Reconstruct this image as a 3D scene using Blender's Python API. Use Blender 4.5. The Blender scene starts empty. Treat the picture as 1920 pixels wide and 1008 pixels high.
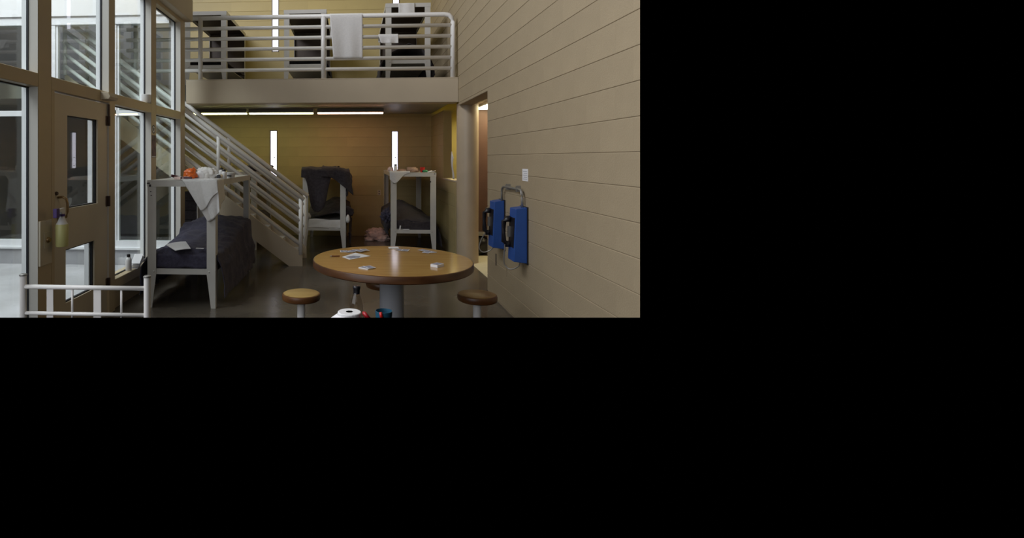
import bpy, bmesh, math, random
from mathutils import Vector, Matrix, noise
random.seed(7)
C = bpy.context.collection
SC = bpy.context.scene
PI = math.pi

# ------------------------------------------------------------------ camera
# World: X right, Y depth (parallel to the side walls), Z up, metres.
EYE = 1.61
YAW = math.atan(60 / 980)
cam_d = bpy.data.cameras.new('camera'); cam = bpy.data.objects.new('camera', cam_d); C.objects.link(cam)
cam_d.sensor_fit = 'HORIZONTAL'; cam_d.sensor_width = 36.0
cam_d.lens = 980 / 1920 * 36.0
cam_d.shift_x = (960 - 600) / 1920
cam_d.shift_y = -(504 - 296.5) / 1920
cam_d.clip_start = 0.05; cam_d.clip_end = 80
cam.location = (0, 0, EYE); cam.rotation_euler = (PI / 2, 0, YAW)
SC.camera = cam

# ------------------------------------------------------------------ light
W = bpy.data.worlds.new('world'); SC.world = W; W.use_nodes = True
W.node_tree.nodes['Background'].inputs[0].default_value = (0, 0, 0, 1)
W.node_tree.nodes['Background'].inputs[1].default_value = 0
SC.view_settings.view_transform = 'Standard'; SC.view_settings.look = 'None'
SC.view_settings.exposure = 0.16; SC.view_settings.gamma = 1.0
SC.view_settings.use_curve_mapping = False

def area(name, loc, aim, sx, sy, power, col):
    d = bpy.data.lights.new(name, 'AREA'); d.shape = 'RECTANGLE'; d.size = sx; d.size_y = sy
    d.energy = power; d.color = col
    o = bpy.data.objects.new(name, d); C.objects.link(o); o.location = loc
    o.rotation_euler = (Vector(aim) - Vector(loc)).to_track_quat('-Z', 'Y').to_euler()
    return o
area('courtyard_daylight', (-4.9, 4.6, 7.2), (-4.9, 5.0, 0), 4.4, 5.0, 350, (0.92, 0.95, 1.0))
area('outer_side_fill', (-6.4, 1.6, 7.8), (-0.6, 5.2, 1.6), 4.0, 3.4, 420, (0.92, 0.94, 1.0))  # unseen lamp added outside to bring more daylight in from the left
area('hall_fill', (-0.4, 3.2, 6.2), (-0.4, 3.6, 0), 3.2, 5.0, 7, (1.0, 0.88, 0.66))  # assumed ceiling lamp out of view, added as weak overhead fill
area('rear_fill', (-0.6, -4.5, 3.4), (0.0, 6.0, 1.8), 4.5, 2.5, 16, (1.0, 0.94, 0.88))  # unseen lamp added behind the camera as frontal fill, not a window
area('near_side_fill', (-2.66, 0.2, 2.7), (0.34, 1.3, 2.35), 4.6, 3.8, 100, (0.93, 0.95, 1.0))  # added lamp out of view, brightening mullion sides and foreground; window only assumed
area('assumed_upper_light', (-0.9, 9.3, 5.6), (-0.9, 10.3, 2.8), 3.6, 0.5, 14, (1.0, 0.84, 0.28))  # assumed lamp out of view, for the yellowish light on the upper wall

# ------------------------------------------------------------------ materials
MATS = {}
def mat(name, col, rough=0.6, metal=0.0, var=0.0, vscale=6.0, bump=0.0, bscale=60.0, col2=None, stretch=(1, 1, 1), spec=0.5, rnd=0.0, emit=None, sheen=0.0):
    if name in MATS: return MATS[name]
    m = bpy.data.materials.new(name); m.use_nodes = True; nt = m.node_tree; b = nt.nodes['Principled BSDF']
    b.inputs['Roughness'].default_value = rough; b.inputs['Metallic'].default_value = metal
    b.inputs['Specular IOR Level'].default_value = spec
    if sheen: b.inputs['Sheen Weight'].default_value = sheen
    c1 = tuple(col) + (1,)
    b.inputs['Base Color'].default_value = c1
    tc = nt.nodes.new('ShaderNodeTexCoord'); mp = nt.nodes.new('ShaderNodeMapping')
    nt.links.new(tc.outputs['Object'], mp.inputs[0]); mp.inputs['Scale'].default_value = stretch
    out = None
    if var or col2:
        n = nt.nodes.new('ShaderNodeTexNoise'); n.inputs['Scale'].default_value = vscale; n.inputs['Detail'].default_value = 5
        nt.links.new(mp.outputs[0], n.inputs['Vector'])
        r = nt.nodes.new('ShaderNodeValToRGB'); r.color_ramp.elements[0].position = 0.32; r.color_ramp.elements[1].position = 0.68
        c2 = tuple(col2) + (1,) if col2 else tuple(min(1, x * (1 + var)) for x in col) + (1,)
        c0 = c1 if col2 else tuple(x * (1 - var) for x in col) + (1,)
        r.color_ramp.elements[0].color = c0; r.color_ramp.elements[1].color = c2
        nt.links.new(n.outputs[0], r.inputs[0]); out = r.outputs[0]
    if rnd:
        oi = nt.nodes.new('ShaderNodeObjectInfo'); hs = nt.nodes.new('ShaderNodeHueSaturation')
        mr = nt.nodes.new('ShaderNodeMapRange'); mr.inputs[3].default_value = 1 - rnd; mr.inputs[4].default_value = 1 + rnd
        nt.links.new(oi.outputs['Random'], mr.inputs[0]); nt.links.new(mr.outputs[0], hs.inputs['Value'])
        hs.inputs['Color'].default_value = c1
        if out: nt.links.new(out, hs.inputs['Color'])
        out = hs.outputs[0]
    if out: nt.links.new(out, b.inputs['Base Color'])
    if bump:
        n2 = nt.nodes.new('ShaderNodeTexNoise'); n2.inputs['Scale'].default_value = bscale; n2.inputs['Detail'].default_value = 4
        nt.links.new(mp.outputs[0], n2.inputs['Vector'])
        bp = nt.nodes.new('ShaderNodeBump'); bp.inputs['Strength'].default_value = bump; bp.inputs['Distance'].default_value = 0.01
        nt.links.new(n2.outputs[0], bp.inputs['Height']); nt.links.new(bp.outputs[0], b.inputs['Normal'])
    if emit:
        b.inputs['Emission Color'].default_value = tuple(emit[0]) + (1,); b.inputs['Emission Strength'].default_value = emit[1]
    MATS[name] = m
    return m

def glass_mat(name, tint=(0.93, 0.96, 0.95)):
    m = bpy.data.materials.new(name); m.use_nodes = True; nt = m.node_tree
    nt.nodes.remove(nt.nodes['Principled BSDF']); out = nt.nodes['Material Output']
    t = nt.nodes.new('ShaderNodeBsdfTransparent'); t.inputs[0].default_value = tint + (1,)
    g = nt.nodes.new('ShaderNodeBsdfGlossy'); g.inputs['Roughness'].default_value = 0.0; g.inputs[0].default_value = (1, 1, 1, 1)
    f = nt.nodes.new('ShaderNodeFresnel'); ge = nt.nodes.new('ShaderNodeNewGeometry')
    mr = nt.nodes.new('ShaderNodeMapRange'); mr.inputs[3].default_value = 1.5; mr.inputs[4].default_value = 1 / 1.5   # same reflectance on both faces of a thin pane
    nt.links.new(ge.outputs['Backfacing'], mr.inputs[0]); nt.links.new(mr.outputs[0], f.inputs[0])
    mx = nt.nodes.new('ShaderNodeMixShader')
    nt.links.new(f.outputs[0], mx.inputs[0]); nt.links.new(t.outputs[0], mx.inputs[1]); nt.links.new(g.outputs[0], mx.inputs[2])
    nt.links.new(mx.outputs[0], out.inputs[0])
    return m

M_BLOCK = mat('tan_block_paint', (0.365, 0.290, 0.185), 0.62, var=0.05, vscale=3, bump=0.25, bscale=90, rnd=0.02)
M_MORTAR = mat('tan_joint_paint', (0.34, 0.27, 0.175), 0.75, bump=0.2, bscale=80)
M_BACK = mat('back_wall_paint', (0.43, 0.345, 0.165), 0.55, var=0.05, vscale=2, bump=0.25, bscale=80, rnd=0.03)
M_BACKJ = mat('back_wall_joint_paint', (0.37, 0.295, 0.14), 0.7)
M_CREAM = mat('cream_beam_paint', (0.52, 0.435, 0.315), 0.5, var=0.04, vscale=2)
M_FRAME = mat('beige_frame_enamel', (0.56, 0.45, 0.285), 0.42, var=0.04, vscale=3)
M_DAYLIT = mat('daylit_side_paint', (0.66, 0.63, 0.58), 0.45)  # frame colour lightened to carry the daylight on the mullion sides
M_DOOR = mat('beige_door_enamel', (0.64, 0.56, 0.43), 0.4, var=0.03, vscale=2)
M_WHITEF = mat('white_frame_enamel', (0.80, 0.81, 0.82), 0.45)
M_RAIL = mat('white_rail_enamel', (0.84, 0.82, 0.79), 0.35, var=0.02, vscale=5)
M_BUNK = mat('pale_grey_bunk_enamel', (0.56, 0.54, 0.50), 0.4, var=0.05, vscale=4)
M_BUNKD = mat('dark_brown_bunk_panel', (0.075, 0.055, 0.045), 0.6, var=0.1)
M_CHIP = mat('bare_dark_steel', (0.03, 0.025, 0.025), 0.6)
M_FLOOR = mat('sealed_concrete', (0.078, 0.066, 0.052), 0.2, col2=(0.145, 0.125, 0.10), vscale=1.4, bump=0.05, bscale=14)
M_PAVE = mat('courtyard_concrete', (0.40, 0.40, 0.40), 0.85, col2=(0.52, 0.52, 0.53), vscale=1.8, bump=0.2, bscale=40)
M_CURB = mat('concrete_curb', (0.36, 0.36, 0.37), 0.85, var=0.12, vscale=5, bump=0.2, bscale=50)
M_EXT = mat('white_exterior_paint', (0.80, 0.80, 0.80), 0.8, var=0.05, vscale=2)
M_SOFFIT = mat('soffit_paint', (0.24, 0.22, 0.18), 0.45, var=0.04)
M_GREYWALL = mat('grey_inner_wall', (0.30, 0.28, 0.29), 0.8, var=0.05)
M_SIDEW = mat('brown_shower_wall', (0.10, 0.05, 0.035), 0.5, var=0.1)
M_TILE = mat('cream_floor_paint', (0.62, 0.57, 0.42), 0.5, var=0.05)
M_COLUMN = mat('column_paint', (0.50, 0.40, 0.28), 0.4, var=0.04)
M_GLASS = glass_mat('clear_glass')
M_GASKET = mat('black_gasket', (0.02, 0.02, 0.025), 0.6)
M_SLIT = mat('daylit_slit_pane', (0.7, 0.7, 0.75), 0.3, emit=((0.88, 0.86, 1.0), 1.9))
M_SLITF = mat('dark_slit_frame', (0.12, 0.10, 0.10), 0.5)
M_NAVY = mat('navy_wool_blanket', (0.046, 0.042, 0.070), 0.95, var=0.25, vscale=30, bump=0.5, bscale=150, sheen=0.08)
M_CHAR = mat('charcoal_wool_blanket', (0.036, 0.029, 0.034), 0.95, var=0.3, vscale=25, bump=0.5, bscale=150, sheen=0.06)
M_TOWEL = mat('white_terry', (0.74, 0.72, 0.70), 0.95, var=0.04, vscale=40, bump=0.6, bscale=220)
M_SHEET = mat('white_cotton', (0.72, 0.70, 0.67), 0.9, var=0.04, vscale=20)
M_PINK = mat('faded_pink_cotton', (0.86, 0.66, 0.60), 0.95, var=0.12, vscale=20)
M_PAPER = mat('white_paper', (0.80, 0.79, 0.80), 0.8)
M_INK = mat('blue_grey_print', (0.22, 0.23, 0.30), 0.7, col2=(0.35, 0.36, 0.42), vscale=60)
M_CARDBACK = mat('grey_card_back', (0.22, 0.22, 0.29), 0.8, col2=(0.33, 0.33, 0.40), vscale=120, spec=0.2)
M_BLUE = mat('blue_phone_enamel', (0.022, 0.085, 0.33), 0.38, var=0.06, vscale=8)
M_BLACK = mat('black_plastic', (0.012, 0.011, 0.014), 0.35)
M_STEEL = mat('galvanised_steel', (0.35, 0.34, 0.32), 0.42, metal=0.7)
M_ARMOUR = mat('armoured_cord_steel', (0.42, 0.40, 0.37), 0.4, metal=0.6)
M_BRASS = mat('worn_brass', (0.40, 0.27, 0.13), 0.35, metal=0.8)
M_HINGE = mat('dark_bronze', (0.09, 0.055, 0.045), 0.5, metal=0.3)
M_ORANGE = mat('orange_wrapper', (0.80, 0.16, 0.02), 0.35, var=0.15, vscale=20)
M_RED = mat('red_plastic', (0.60, 0.025, 0.02), 0.35)
M_TEAL = mat('dark_teal_plastic', (0.02, 0.085, 0.14), 0.3)
M_GREEN = mat('green_plastic', (0.05, 0.30, 0.13), 0.4)
M_PURPLE = mat('purple_plastic', (0.07, 0.03, 0.18), 0.4)
M_WHITEP = mat('white_plastic', (0.76, 0.75, 0.75), 0.4)
M_YELLOW = mat('pale_yellow_liquid_bottle', (0.62, 0.59, 0.25), 0.35)
M_TAN = mat('tan_cloth', (0.42, 0.28, 0.2), 0.9, var=0.1)
M_DARK = mat('dark_maroon_wrapper', (0.09, 0.03, 0.035), 0.4)
M_TISSUE = mat('white_tissue', (0.80, 0.79, 0.78), 0.95, bump=0.3, bscale=120)
M_CORE = mat('grey_cardboard', (0.16, 0.14, 0.12), 0.9)
M_TREAD = mat('grey_tread_paint', (0.52, 0.51, 0.50), 0.5)
M_CLEAR = glass_mat('clear_plastic', (0.90, 0.89, 0.88))
M_LAMPY = mat('greenish_tube', (0.9, 0.9, 0.8), 0.4, emit=((0.95, 0.92, 0.40), 8.5))
M_LAMPW = mat('pinkish_tube', (0.9, 0.9, 0.85), 0.4, emit=((1.0, 0.52, 0.32), 11.0))
M_LAMPB = mat('bathroom_panel_glow', (0.9, 0.9, 0.85), 0.4, emit=((1.0, 0.86, 0.52), 9.0))

def wood_mat(name, c1, c2, c3, rough=0.13):
    m = bpy.data.materials.new(name); m.use_nodes = True; nt = m.node_tree; b = nt.nodes['Principled BSDF']
    tc = nt.nodes.new('ShaderNodeTexCoord'); mp = nt.nodes.new('ShaderNodeMapping'); mp.inputs['Scale'].default_value = (1.3, 14, 14)
    nt.links.new(tc.outputs['Object'], mp.inputs[0])
    n = nt.nodes.new('ShaderNodeTexNoise'); n.inputs['Scale'].default_value = 2.2; n.inputs['Detail'].default_value = 8; n.inputs['Distortion'].default_value = 0.6
    nt.links.new(mp.outputs[0], n.inputs['Vector'])
    r = nt.nodes.new('ShaderNodeValToRGB'); r.color_ramp.elements[0].position = 0.3; r.color_ramp.elements[1].position = 0.7
    r.color_ramp.elements[0].color = c1 + (1,); r.color_ramp.elements[1].color = c2 + (1,)
    nt.links.new(n.outputs[0], r.inputs[0])
    v = nt.nodes.new('ShaderNodeTexVoronoi'); v.inputs['Scale'].default_value = 3.4
    mp2 = nt.nodes.new('ShaderNodeMapping'); mp2.inputs['Scale'].default_value = (1, 1.5, 1); nt.links.new(tc.outputs['Object'], mp2.inputs[0]); nt.links.new(mp2.outputs[0], v.inputs['Vector'])
    r2 = nt.nodes.new('ShaderNodeValToRGB'); r2.color_ramp.elements[0].position = 0.03; r2.color_ramp.elements[1].position = 0.07
    r2.color_ramp.elements[0].color = c3 + (1,); r2.color_ramp.elements[1].color = (1, 1, 1, 1)
    nt.links.new(v.outputs['Distance'], r2.inputs[0])
    mx = nt.nodes.new('ShaderNodeMix'); mx.data_type = 'RGBA'; mx.blend_type = 'MULTIPLY'; mx.inputs[0].default_value = 0.8
    nt.links.new(r.outputs[0], mx.inputs[6]); nt.links.new(r2.outputs[0], mx.inputs[7]); nt.links.new(mx.outputs[2], b.inputs['Base Color'])
    b.inputs['Roughness'].default_value = rough
    return m
M_WOOD = wood_mat('varnished_pine', (0.38, 0.215, 0.060), (0.50, 0.30, 0.095), (0.45, 0.3, 0.2))
M_WOODE = mat('varnished_wood_edge', (0.115, 0.045, 0.016), 0.35, col2=(0.20, 0.088, 0.030), vscale=5, stretch=(1, 1, 4))
M_RIM = mat('dark_table_rim', (0.060, 0.022, 0.008), 0.35, col2=(0.12, 0.05, 0.018), vscale=5, stretch=(1, 1, 4))
M_WOODD = wood_mat('worn_brown_wood', (0.29, 0.165, 0.05), (0.39, 0.24, 0.085), (0.4, 0.3, 0.2), 0.4)
M_WOODL = wood_mat('pale_worn_wood', (0.46, 0.29, 0.09), (0.56, 0.37, 0.13), (0.5, 0.4, 0.3), 0.4)

# ------------------------------------------------------------------ helpers
OFF = {}
# The model of the room stops at a section plane in the foreground (nothing below it was ever seen).
SEC_N = Vector((-math.sin(YAW) * 298.5 / 980, math.cos(YAW) * 298.5 / 980, 1.0)).normalized()
SEC_P = Vector((0, 0, EYE))
def sec_side(p): return (Vector(p) - SEC_P).dot(SEC_N)

def cut_bm(bm, p, n):
    geom = bm.verts[:] + bm.edges[:] + bm.faces[:]
    r = bmesh.ops.bisect_plane(bm, geom=geom, plane_co=p, plane_no=n, clear_inner=True)
    ed = [g for g in r['geom_cut'] if isinstance(g, bmesh.types.BMEdge)]
    if ed:
        bmesh.ops.holes_fill(bm, edges=ed, sides=0)

class MB:
    def __init__(s): s.bm = bmesh.new()
    def _quad(s, vs, fs):
        v = [s.bm.verts.new(p) for p in vs]
        for f in fs:
            try: s.bm.faces.new([v[i] for i in f])
            except ValueError: pass
        return s
    def box(s, x0, x1, y0, y1, z0, z1):
        P = [(x, y, z) for z in (z0, z1) for y in (y0, y1) for x in (x0, x1)]
        return s._quad(P, [(0, 2, 3, 1), (4, 5, 7, 6), (0, 1, 5, 4), (2, 6, 7, 3), (0, 4, 6, 2), (1, 3, 7, 5)])
    def rbox(s, c, size, rz=0, rx=0, ry=0):
        M = Matrix.Translation(c) @ Matrix.Rotation(rz, 4, 'Z') @ Matrix.Rotation(ry, 4, 'Y') @ Matrix.Rotation(rx, 4, 'X')
        a, b, d = (k / 2 for k in size)
        P = [M @ Vector((x, y, z)) for z in (-d, d) for y in (-b, b) for x in (-a, a)]
        return s._quad(P, [(0, 2, 3, 1), (4, 5, 7, 6), (0, 1, 5, 4), (2, 6, 7, 3), (0, 4, 6, 2), (1, 3, 7, 5)])
    def prism(s, poly, axis, a, b):
        def P(u, v, w): return {'x': (w, u, v), 'y': (u, w, v), 'z': (u, v, w)}[axis]
        n = len(poly)
        vs = [P(u, v, a) for u, v in poly] + [P(u, v, b) for u, v in poly]
        fs = [tuple(range(n))[::-1], tuple(range(n, 2 * n))] + [(i, (i + 1) % n, n + (i + 1) % n, n + i) for i in range(n)]
        s._quad(vs, fs); bmesh.ops.recalc_face_normals(s.bm, faces=s.bm.faces[:]); return s
    def tube(s, pts, r, n=10, caps=True):
        pts = [Vector(p) for p in pts]; rings = []
        up = Vector((0, 0, 1))
        for i, p in enumerate(pts):
            d = (pts[min(i + 1, len(pts) - 1)] - pts[max(i - 1, 0)]).normalized()
            ref = up if abs(d.dot(up)) < 0.95 else Vector((0, 1, 0))
            a = d.cross(ref).normalized(); b = d.cross(a).normalized()
            rr = r[i] if isinstance(r, (list, tuple)) else r
            rings.append([s.bm.verts.new(p + (a * math.cos(2 * PI * k / n) + b * math.sin(2 * PI * k / n)) * rr) for k in range(n)])
        for i in range(len(rings) - 1):
            for k in range(n): s.bm.faces.new((rings[i][k], rings[i][(k + 1) % n], rings[i + 1][(k + 1) % n], rings[i + 1][k]))
        if caps: s.bm.faces.new(rings[0][::-1]); s.bm.faces.new(rings[-1])
        return s
    def lathe(s, prof, c=(0, 0, 0), n=32, sx=1.0, sy=1.0):
        rings = []
        for r, z in prof:
            if r <= 1e-6: rings.append([s.bm.verts.new((c[0], c[1], c[2] + z))])
            else: rings.append([s.bm.verts.new((c[0] + sx * r * math.cos(2 * PI * k / n), c[1] + sy * r * math.sin(2 * PI * k / n), c[2] + z)) for k in range(n)])
        for A, B in zip(rings, rings[1:]):
            for k in range(n):
                q = [A[k % len(A)], A[(k + 1) % len(A)], B[(k + 1) % len(B)], B[k % len(B)]]
                u = []
                for v in q:
                    if v not in u: u.append(v)
                if len(u) >= 3:
                    try: s.bm.faces.new(u)
                    except ValueError: pass
        for R in (rings[0], rings[-1]):
            if len(R) > 2:
                try: s.bm.faces.new(R)
                except ValueError: pass
        bmesh.ops.recalc_face_normals(s.bm, faces=s.bm.faces[:]); return s
    def grid(s, fn, nu, nv):
        V = [[s.bm.verts.new(fn(i / nu, j / nv)) for j in range(nv + 1)] for i in range(nu + 1)]
        for i in range(nu):
            for j in range(nv): s.bm.faces.new((V[i][j], V[i + 1][j], V[i + 1][j + 1], V[i][j + 1]))
        return s
    def blob(s, c, size, amp=0.2, freq=3.0, sub=3, seed=0, flat=None):
        r = bmesh.ops.create_icosphere(s.bm, subdivisions=sub, radius=1.0)
        for v in r['verts']:
            d = v.co.normalized(); q = 1 + amp * noise.noise(d * freq + Vector((seed * 7.3, seed * 1.7, seed))) + 0.5 * amp * noise.noise(d * freq * 2.7 + Vector((seed, 9, seed * 3.1)))
            p = Vector((d.x * size[0] * q, d.y * size[1] * q, d.z * size[2] * q))
            if flat is not None and p.z < flat: p.z = flat
            v.co = p + Vector(c)
        return s
    def build(s, name, m, parent=None, smooth=False, bevel=0.0, cut=False, solid=0.0, subs=0, seg=2):
        bm = s.bm
        bmesh.ops.recalc_face_normals(bm, faces=bm.faces[:]) if solid == 0 else None
        if bevel: bmesh.ops.bevel(bm, geom=bm.edges[:], offset=bevel, segments=seg, profile=0.6, affect='EDGES', clamp_overlap=True)
        off = OFF.get(parent.name, Vector((0, 0, 0))) if parent else Vector((0, 0, 0))
        if cut: cut_bm(bm, SEC_P, SEC_N)
        if parent: bmesh.ops.translate(bm, verts=bm.verts[:], vec=-off)
        me = bpy.data.meshes.new(name); bm.to_mesh(me); bm.free()
        me.materials.append(m)
        if smooth:
            for p in me.polygons: p.use_smooth = True
        o = bpy.data.objects.new(name, me); C.objects.link(o)
        if parent: o.parent = parent; OFF[o.name] = off
        if solid:
            md = o.modifiers.new('thickness', 'SOLIDIFY'); md.thickness = solid; md.offset = 0
        if subs:
            md = o.modifiers.new('smooth', 'SUBSURF'); md.levels = subs; md.render_levels = subs
        return o

def smooth_angle(o, ang=0.6):
    me = o.data
    for p in me.polygons: p.use_smooth = True
    bm = bmesh.new(); bm.from_mesh(me)
    for e in bm.edges:
        if len(e.link_faces) == 2 and e.calc_face_angle(0) > ang: e.smooth = False
    bm.to_mesh(me); bm.free()
    return o

def tag(o, label=None, cat=None, group=None, kind=None):
    if label: o['label'] = label
    if cat: o['category'] = cat
    if group: o['group'] = group
    if kind: o['kind'] = kind
    return o
def thing(name, label, cat, loc=(0, 0, 0), group=None, world=True):
    o = bpy.data.objects.new(name, None); C.objects.link(o); o.location = loc
    o.empty_display_size = 0.1
    OFF[o.name] = Vector(loc) if world else Vector((0, 0, 0))
    return tag(o, label, cat, group)
def struct(name, label=None, loc=(0, 0, 0)):
    o = bpy.data.objects.new(name, None); C.objects.link(o); o.location = loc; OFF[o.name] = Vector(loc)
    o['kind'] = 'structure'
    if label: o['label'] = label
    return o
def copy_tree(o, parent=None):
    c = o.copy(); C.objects.link(c); OFF[c.name] = OFF.get(o.name, Vector((0, 0, 0)))
    if parent: c.parent = parent
    for ch in list(o.children): copy_tree(ch, c)
    return c

# ------------------------------------------------------------------ painted block walls
BCACHE = {}
def block_mesh(w, h, depth, m):
    k = (round(w, 3), round(h, 3), depth, m.name)
    if k in BCACHE: return BCACHE[k]
    bm = bmesh.new(); g = 0.0001; gz = 0.0020; ch = 0.0030
    a, b = w / 2 - g, h / 2 - gz
    # front face at n=0 (local -Y), body runs to +Y
    V = [(-a, ch, -b), (a, ch, -b), (a, ch, b), (-a, ch, b), (-a, depth, -b), (a, depth, -b), (a, depth, b), (-a, depth, b),
         (-a + 0.0002, 0, -b + ch), (a - 0.0002, 0, -b + ch), (a - 0.0002, 0, b - ch), (-a + 0.0002, 0, b - ch)]
    v = [bm.verts.new(p) for p in V]
    for f in [(8, 9, 10, 11), (0, 1, 9, 8), (1, 2, 10, 9), (2, 3, 11, 10), (3, 0, 8, 11), (0, 4, 5, 1), (1, 5, 6, 2), (2, 6, 7, 3), (3, 7, 4, 0)]:
        bm.faces.new([v[i] for i in f])
    bmesh.ops.recalc_face_normals(bm, faces=bm.faces[:])
    me = bpy.data.meshes.new('block'); bm.to_mesh(me); bm.free(); me.materials.append(m)
    BCACHE[k] = me
    return me
def rect_minus(r, h):
    a, b, c, d = r; e, f, g, i = h
    if e >= b or f <= a or g >= d or i <= c: return [r]
    out = []
    if e > a: out.append((a, e, c, d))
    if f < b: out.append((f, b, c, d))
    u0, u1 = max(a, e), min(b, f)
    if g > c: out.append((u0, u1, c, g))
    if i < d: out.append((u0, u1, i, d))
    return out
COUNT = {}
def block_wall(parent, axis, plane, u0, u1, z0, z1, holes=(), m=M_BLOCK, z_off=0.02, u_off=0.0, par=0, vis=None, depth=0.03, mitre=None):
    """axis 'x': wall in the plane Y=plane seen from -Y; 'y': wall in the plane X=plane seen from -X."""
    H, L = 0.2032, 0.4064
    k0 = int(math.floor((z0 - z_off) / H)); k1 = int(math.ceil((z1 - z_off) / H))
    for k in range(k0, k1):
        za, zb = max(z0, z_off + k * H), min(z1, z_off + (k + 1) * H)
        if zb - za < 0.02: continue
        ph = u_off + (L / 2 if (k + par) % 2 else 0)
        j0 = int(math.floor((u0 - ph) / L)); j1 = int(math.ceil((u1 - ph) / L))
        for j in range(j0, j1):
            ua, ub = max(u0, ph + j * L), min(u1, ph + (j + 1) * L)
            if ub - ua < 0.012: continue
            rs = [(ua, ub, za, zb)]
            for h in holes: rs = [q for r in rs for q in rect_minus(r, h)]
            for a, b, c, d in rs:
                if b - a < 0.012 or d - c < 0.012: continue
                pts = [(plane, u, z) if axis == 'y' else (u, plane, z) for u in (a, b) for z in (c, d)]
                sd = [sec_side(p) for p in pts]
                if max(sd) <= 0: continue
                if vis and not vis((a + b) / 2, c, d): continue
                me = block_mesh(b - a, d - c, depth, m)
                loc = (plane, (a + b) / 2, (c + d) / 2) if axis == 'y' else ((a + b) / 2, plane, (c + d) / 2)
                rz = -PI / 2 if axis == 'y' else 0
                if min(sd) < 0 or (mitre and a < u0 + 0.06):
                    M = Matrix.Translation(loc) @ Matrix.Rotation(rz, 4, 'Z')
                    bm = bmesh.new(); bm.from_mesh(me); bmesh.ops.transform(bm, matrix=M, verts=bm.verts[:])
                    cut_bm(bm, SEC_P, SEC_N)
                    if mitre: cut_bm(bm, mitre[0], mitre[1])
                    bmesh.ops.transform(bm, matrix=M.inverted(), verts=bm.verts[:])
                    me = bpy.data.meshes.new('block'); bm.to_mesh(me); bm.free(); me.materials.append(m)
                o = bpy.data.objects.new('block', me); C.objects.link(o); o.parent = parent
                o.location = loc; o.rotation_euler = (0, 0, rz)
                COUNT[parent.name] = COUNT.get(parent.name, 0) + 1

XR = 1.63; YB = 10.88; YM = 8.12; ZM = 2.84; ZS = 2.47
JY = 6.41; HZ = 2.42
# ---- right wall
wr = struct('wall_right', 'tan painted concrete block wall along the right side of the hall')
c_ = 0.0045
MB().prism([(XR + c_, 3.069 * (XR + c_) / XR + 0.002), (XR + 0.2, 3.069 * (XR + 0.2) / XR + 0.03), (XR + 0.2, JY), (XR + c_, JY)], 'z', 0, 4.9).build('joint_core', M_MORTAR, wr, cut=True)
MB().box(XR + c_, XR + 0.2, JY, YM, HZ, 4.9).build('lintel_core', M_MORTAR, wr)
MB().box(XR + c_, XR + 0.2, YM, YB, ZM, 5.3).build('joint_core', M_MORTAR, wr)
def top_seen(u, c, d): return c < EYE + 0.3026 * u + 0.35
block_wall(wr, 'y', XR, 3.069, JY, 0.02, 4.3, u_off=3.548, par=0, vis=top_seen, mitre=(Vector((XR, 3.069, 0)), Vector((-3.069, XR, 0)).normalized()))
block_wall(wr, 'y', XR, JY, YM, HZ, 4.6, u_off=3.548, vis=top_seen)
block_wall(wr, 'y', XR, YM, YB, ZM, 5.1, u_off=3.548, vis=top_seen)
# ---- back wall
SLITS = [(-1.72, -1.562, 1.12, 2.197), (0.815, 0.957, 1.12, 2.175), (-1.68, -1.53, 3.84, 5.05), (0.837, 0.979, 3.84, 5.05)]
wb = struct('wall_back', 'painted concrete block wall behind the bunks on both tiers')
def core_with_holes(parent, y0, y1, x0, x1, z0, z1, holes, m):
    rs = [(x0, x1, z0, z1)]
    for h in holes: rs = [q for r in rs for q in rect_minus(r, h)]
    mb = MB()
    for a, b, c, d in rs: mb.box(a, b, y0, y1, c, d)
    return mb.build('joint_core', m, parent)
MB().box(-7.0, -3.66, YB, YB + 0.25, 0, 5.4).build('plain_wall', M_GREYWALL, wb)
core_with_holes(wb, YB + c_, YB + 0.25, -3.66, XR + 2.0, 0, 5.4, SLITS, M_BACKJ)
block_wall(wb, 'x', YB, -3.66, XR, 0.02, 2.47, holes=SLITS, m=M_BACK, u_off=0.1)
block_wall(wb, 'x', YB, -3.66, XR, ZM, 5.0, holes=SLITS, m=M_BACK, u_off=0.1)
# ---- half-height shower wall under the tier
wh = struct('wall_shower', 'block wall beside the right lower bunk stepping down to half height')
MB().box(XR + c_, XR + 0.15, 9.47, YB, 0, ZS).box(XR + c_, XR + 0.15, 8.36, 9.47, 0, 1.235).build('joint_core', M_BACKJ, wh)
block_wall(wh, 'y', XR, 9.47, YB, 0.02, 2.45, m=M_BACK)
block_wall(wh, 'y', XR, 8.36, 9.47, 0.02, 1.235, m=M_BACK)
MB().box(XR - 0.01, XR + 0.16, 8.36, 9.47, 1.235, 1.26).build('wall_cap', M_CREAM, wh)
# ---- floor
fy = [(-7.0, 5.276 - (-7.0 + 0.323) * -0.0612), (1.9, 5.276 + (1.9 + 0.323) * 0.0612), (1.9, YB + 0.1), (-7.0, YB + 0.1)]
fl = MB().prism([(-2.6, 4.9), (XR + 0.19, 4.9), (XR + 0.19, YB + 0.1), (-7.0, YB + 0.1), (-7.0, 7.58), (-2.6, 7.58)], 'z', -0.12, 0.0).build('floor', M_FLOOR, cut=True)
tag(fl, 'dark sealed concrete floor of the hall', kind='structure')
# ---- mezzanine slab, fascia and soffit
mz = struct('ceiling', 'upper tier slab with its cream edge beam over the lower bunks')
MB().box(-2.62, XR, YM, YM + 0.28, ZS, ZM).build('edge_beam', M_CREAM, mz, bevel=0.012)
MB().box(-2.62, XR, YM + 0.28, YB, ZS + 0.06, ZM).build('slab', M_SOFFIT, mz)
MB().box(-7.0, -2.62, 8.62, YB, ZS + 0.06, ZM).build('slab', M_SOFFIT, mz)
MB().box(-7.0, -4.45, 7.75, 8.62, ZS + 0.06, ZM).build('slab', M_SOFFIT, mz)
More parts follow.
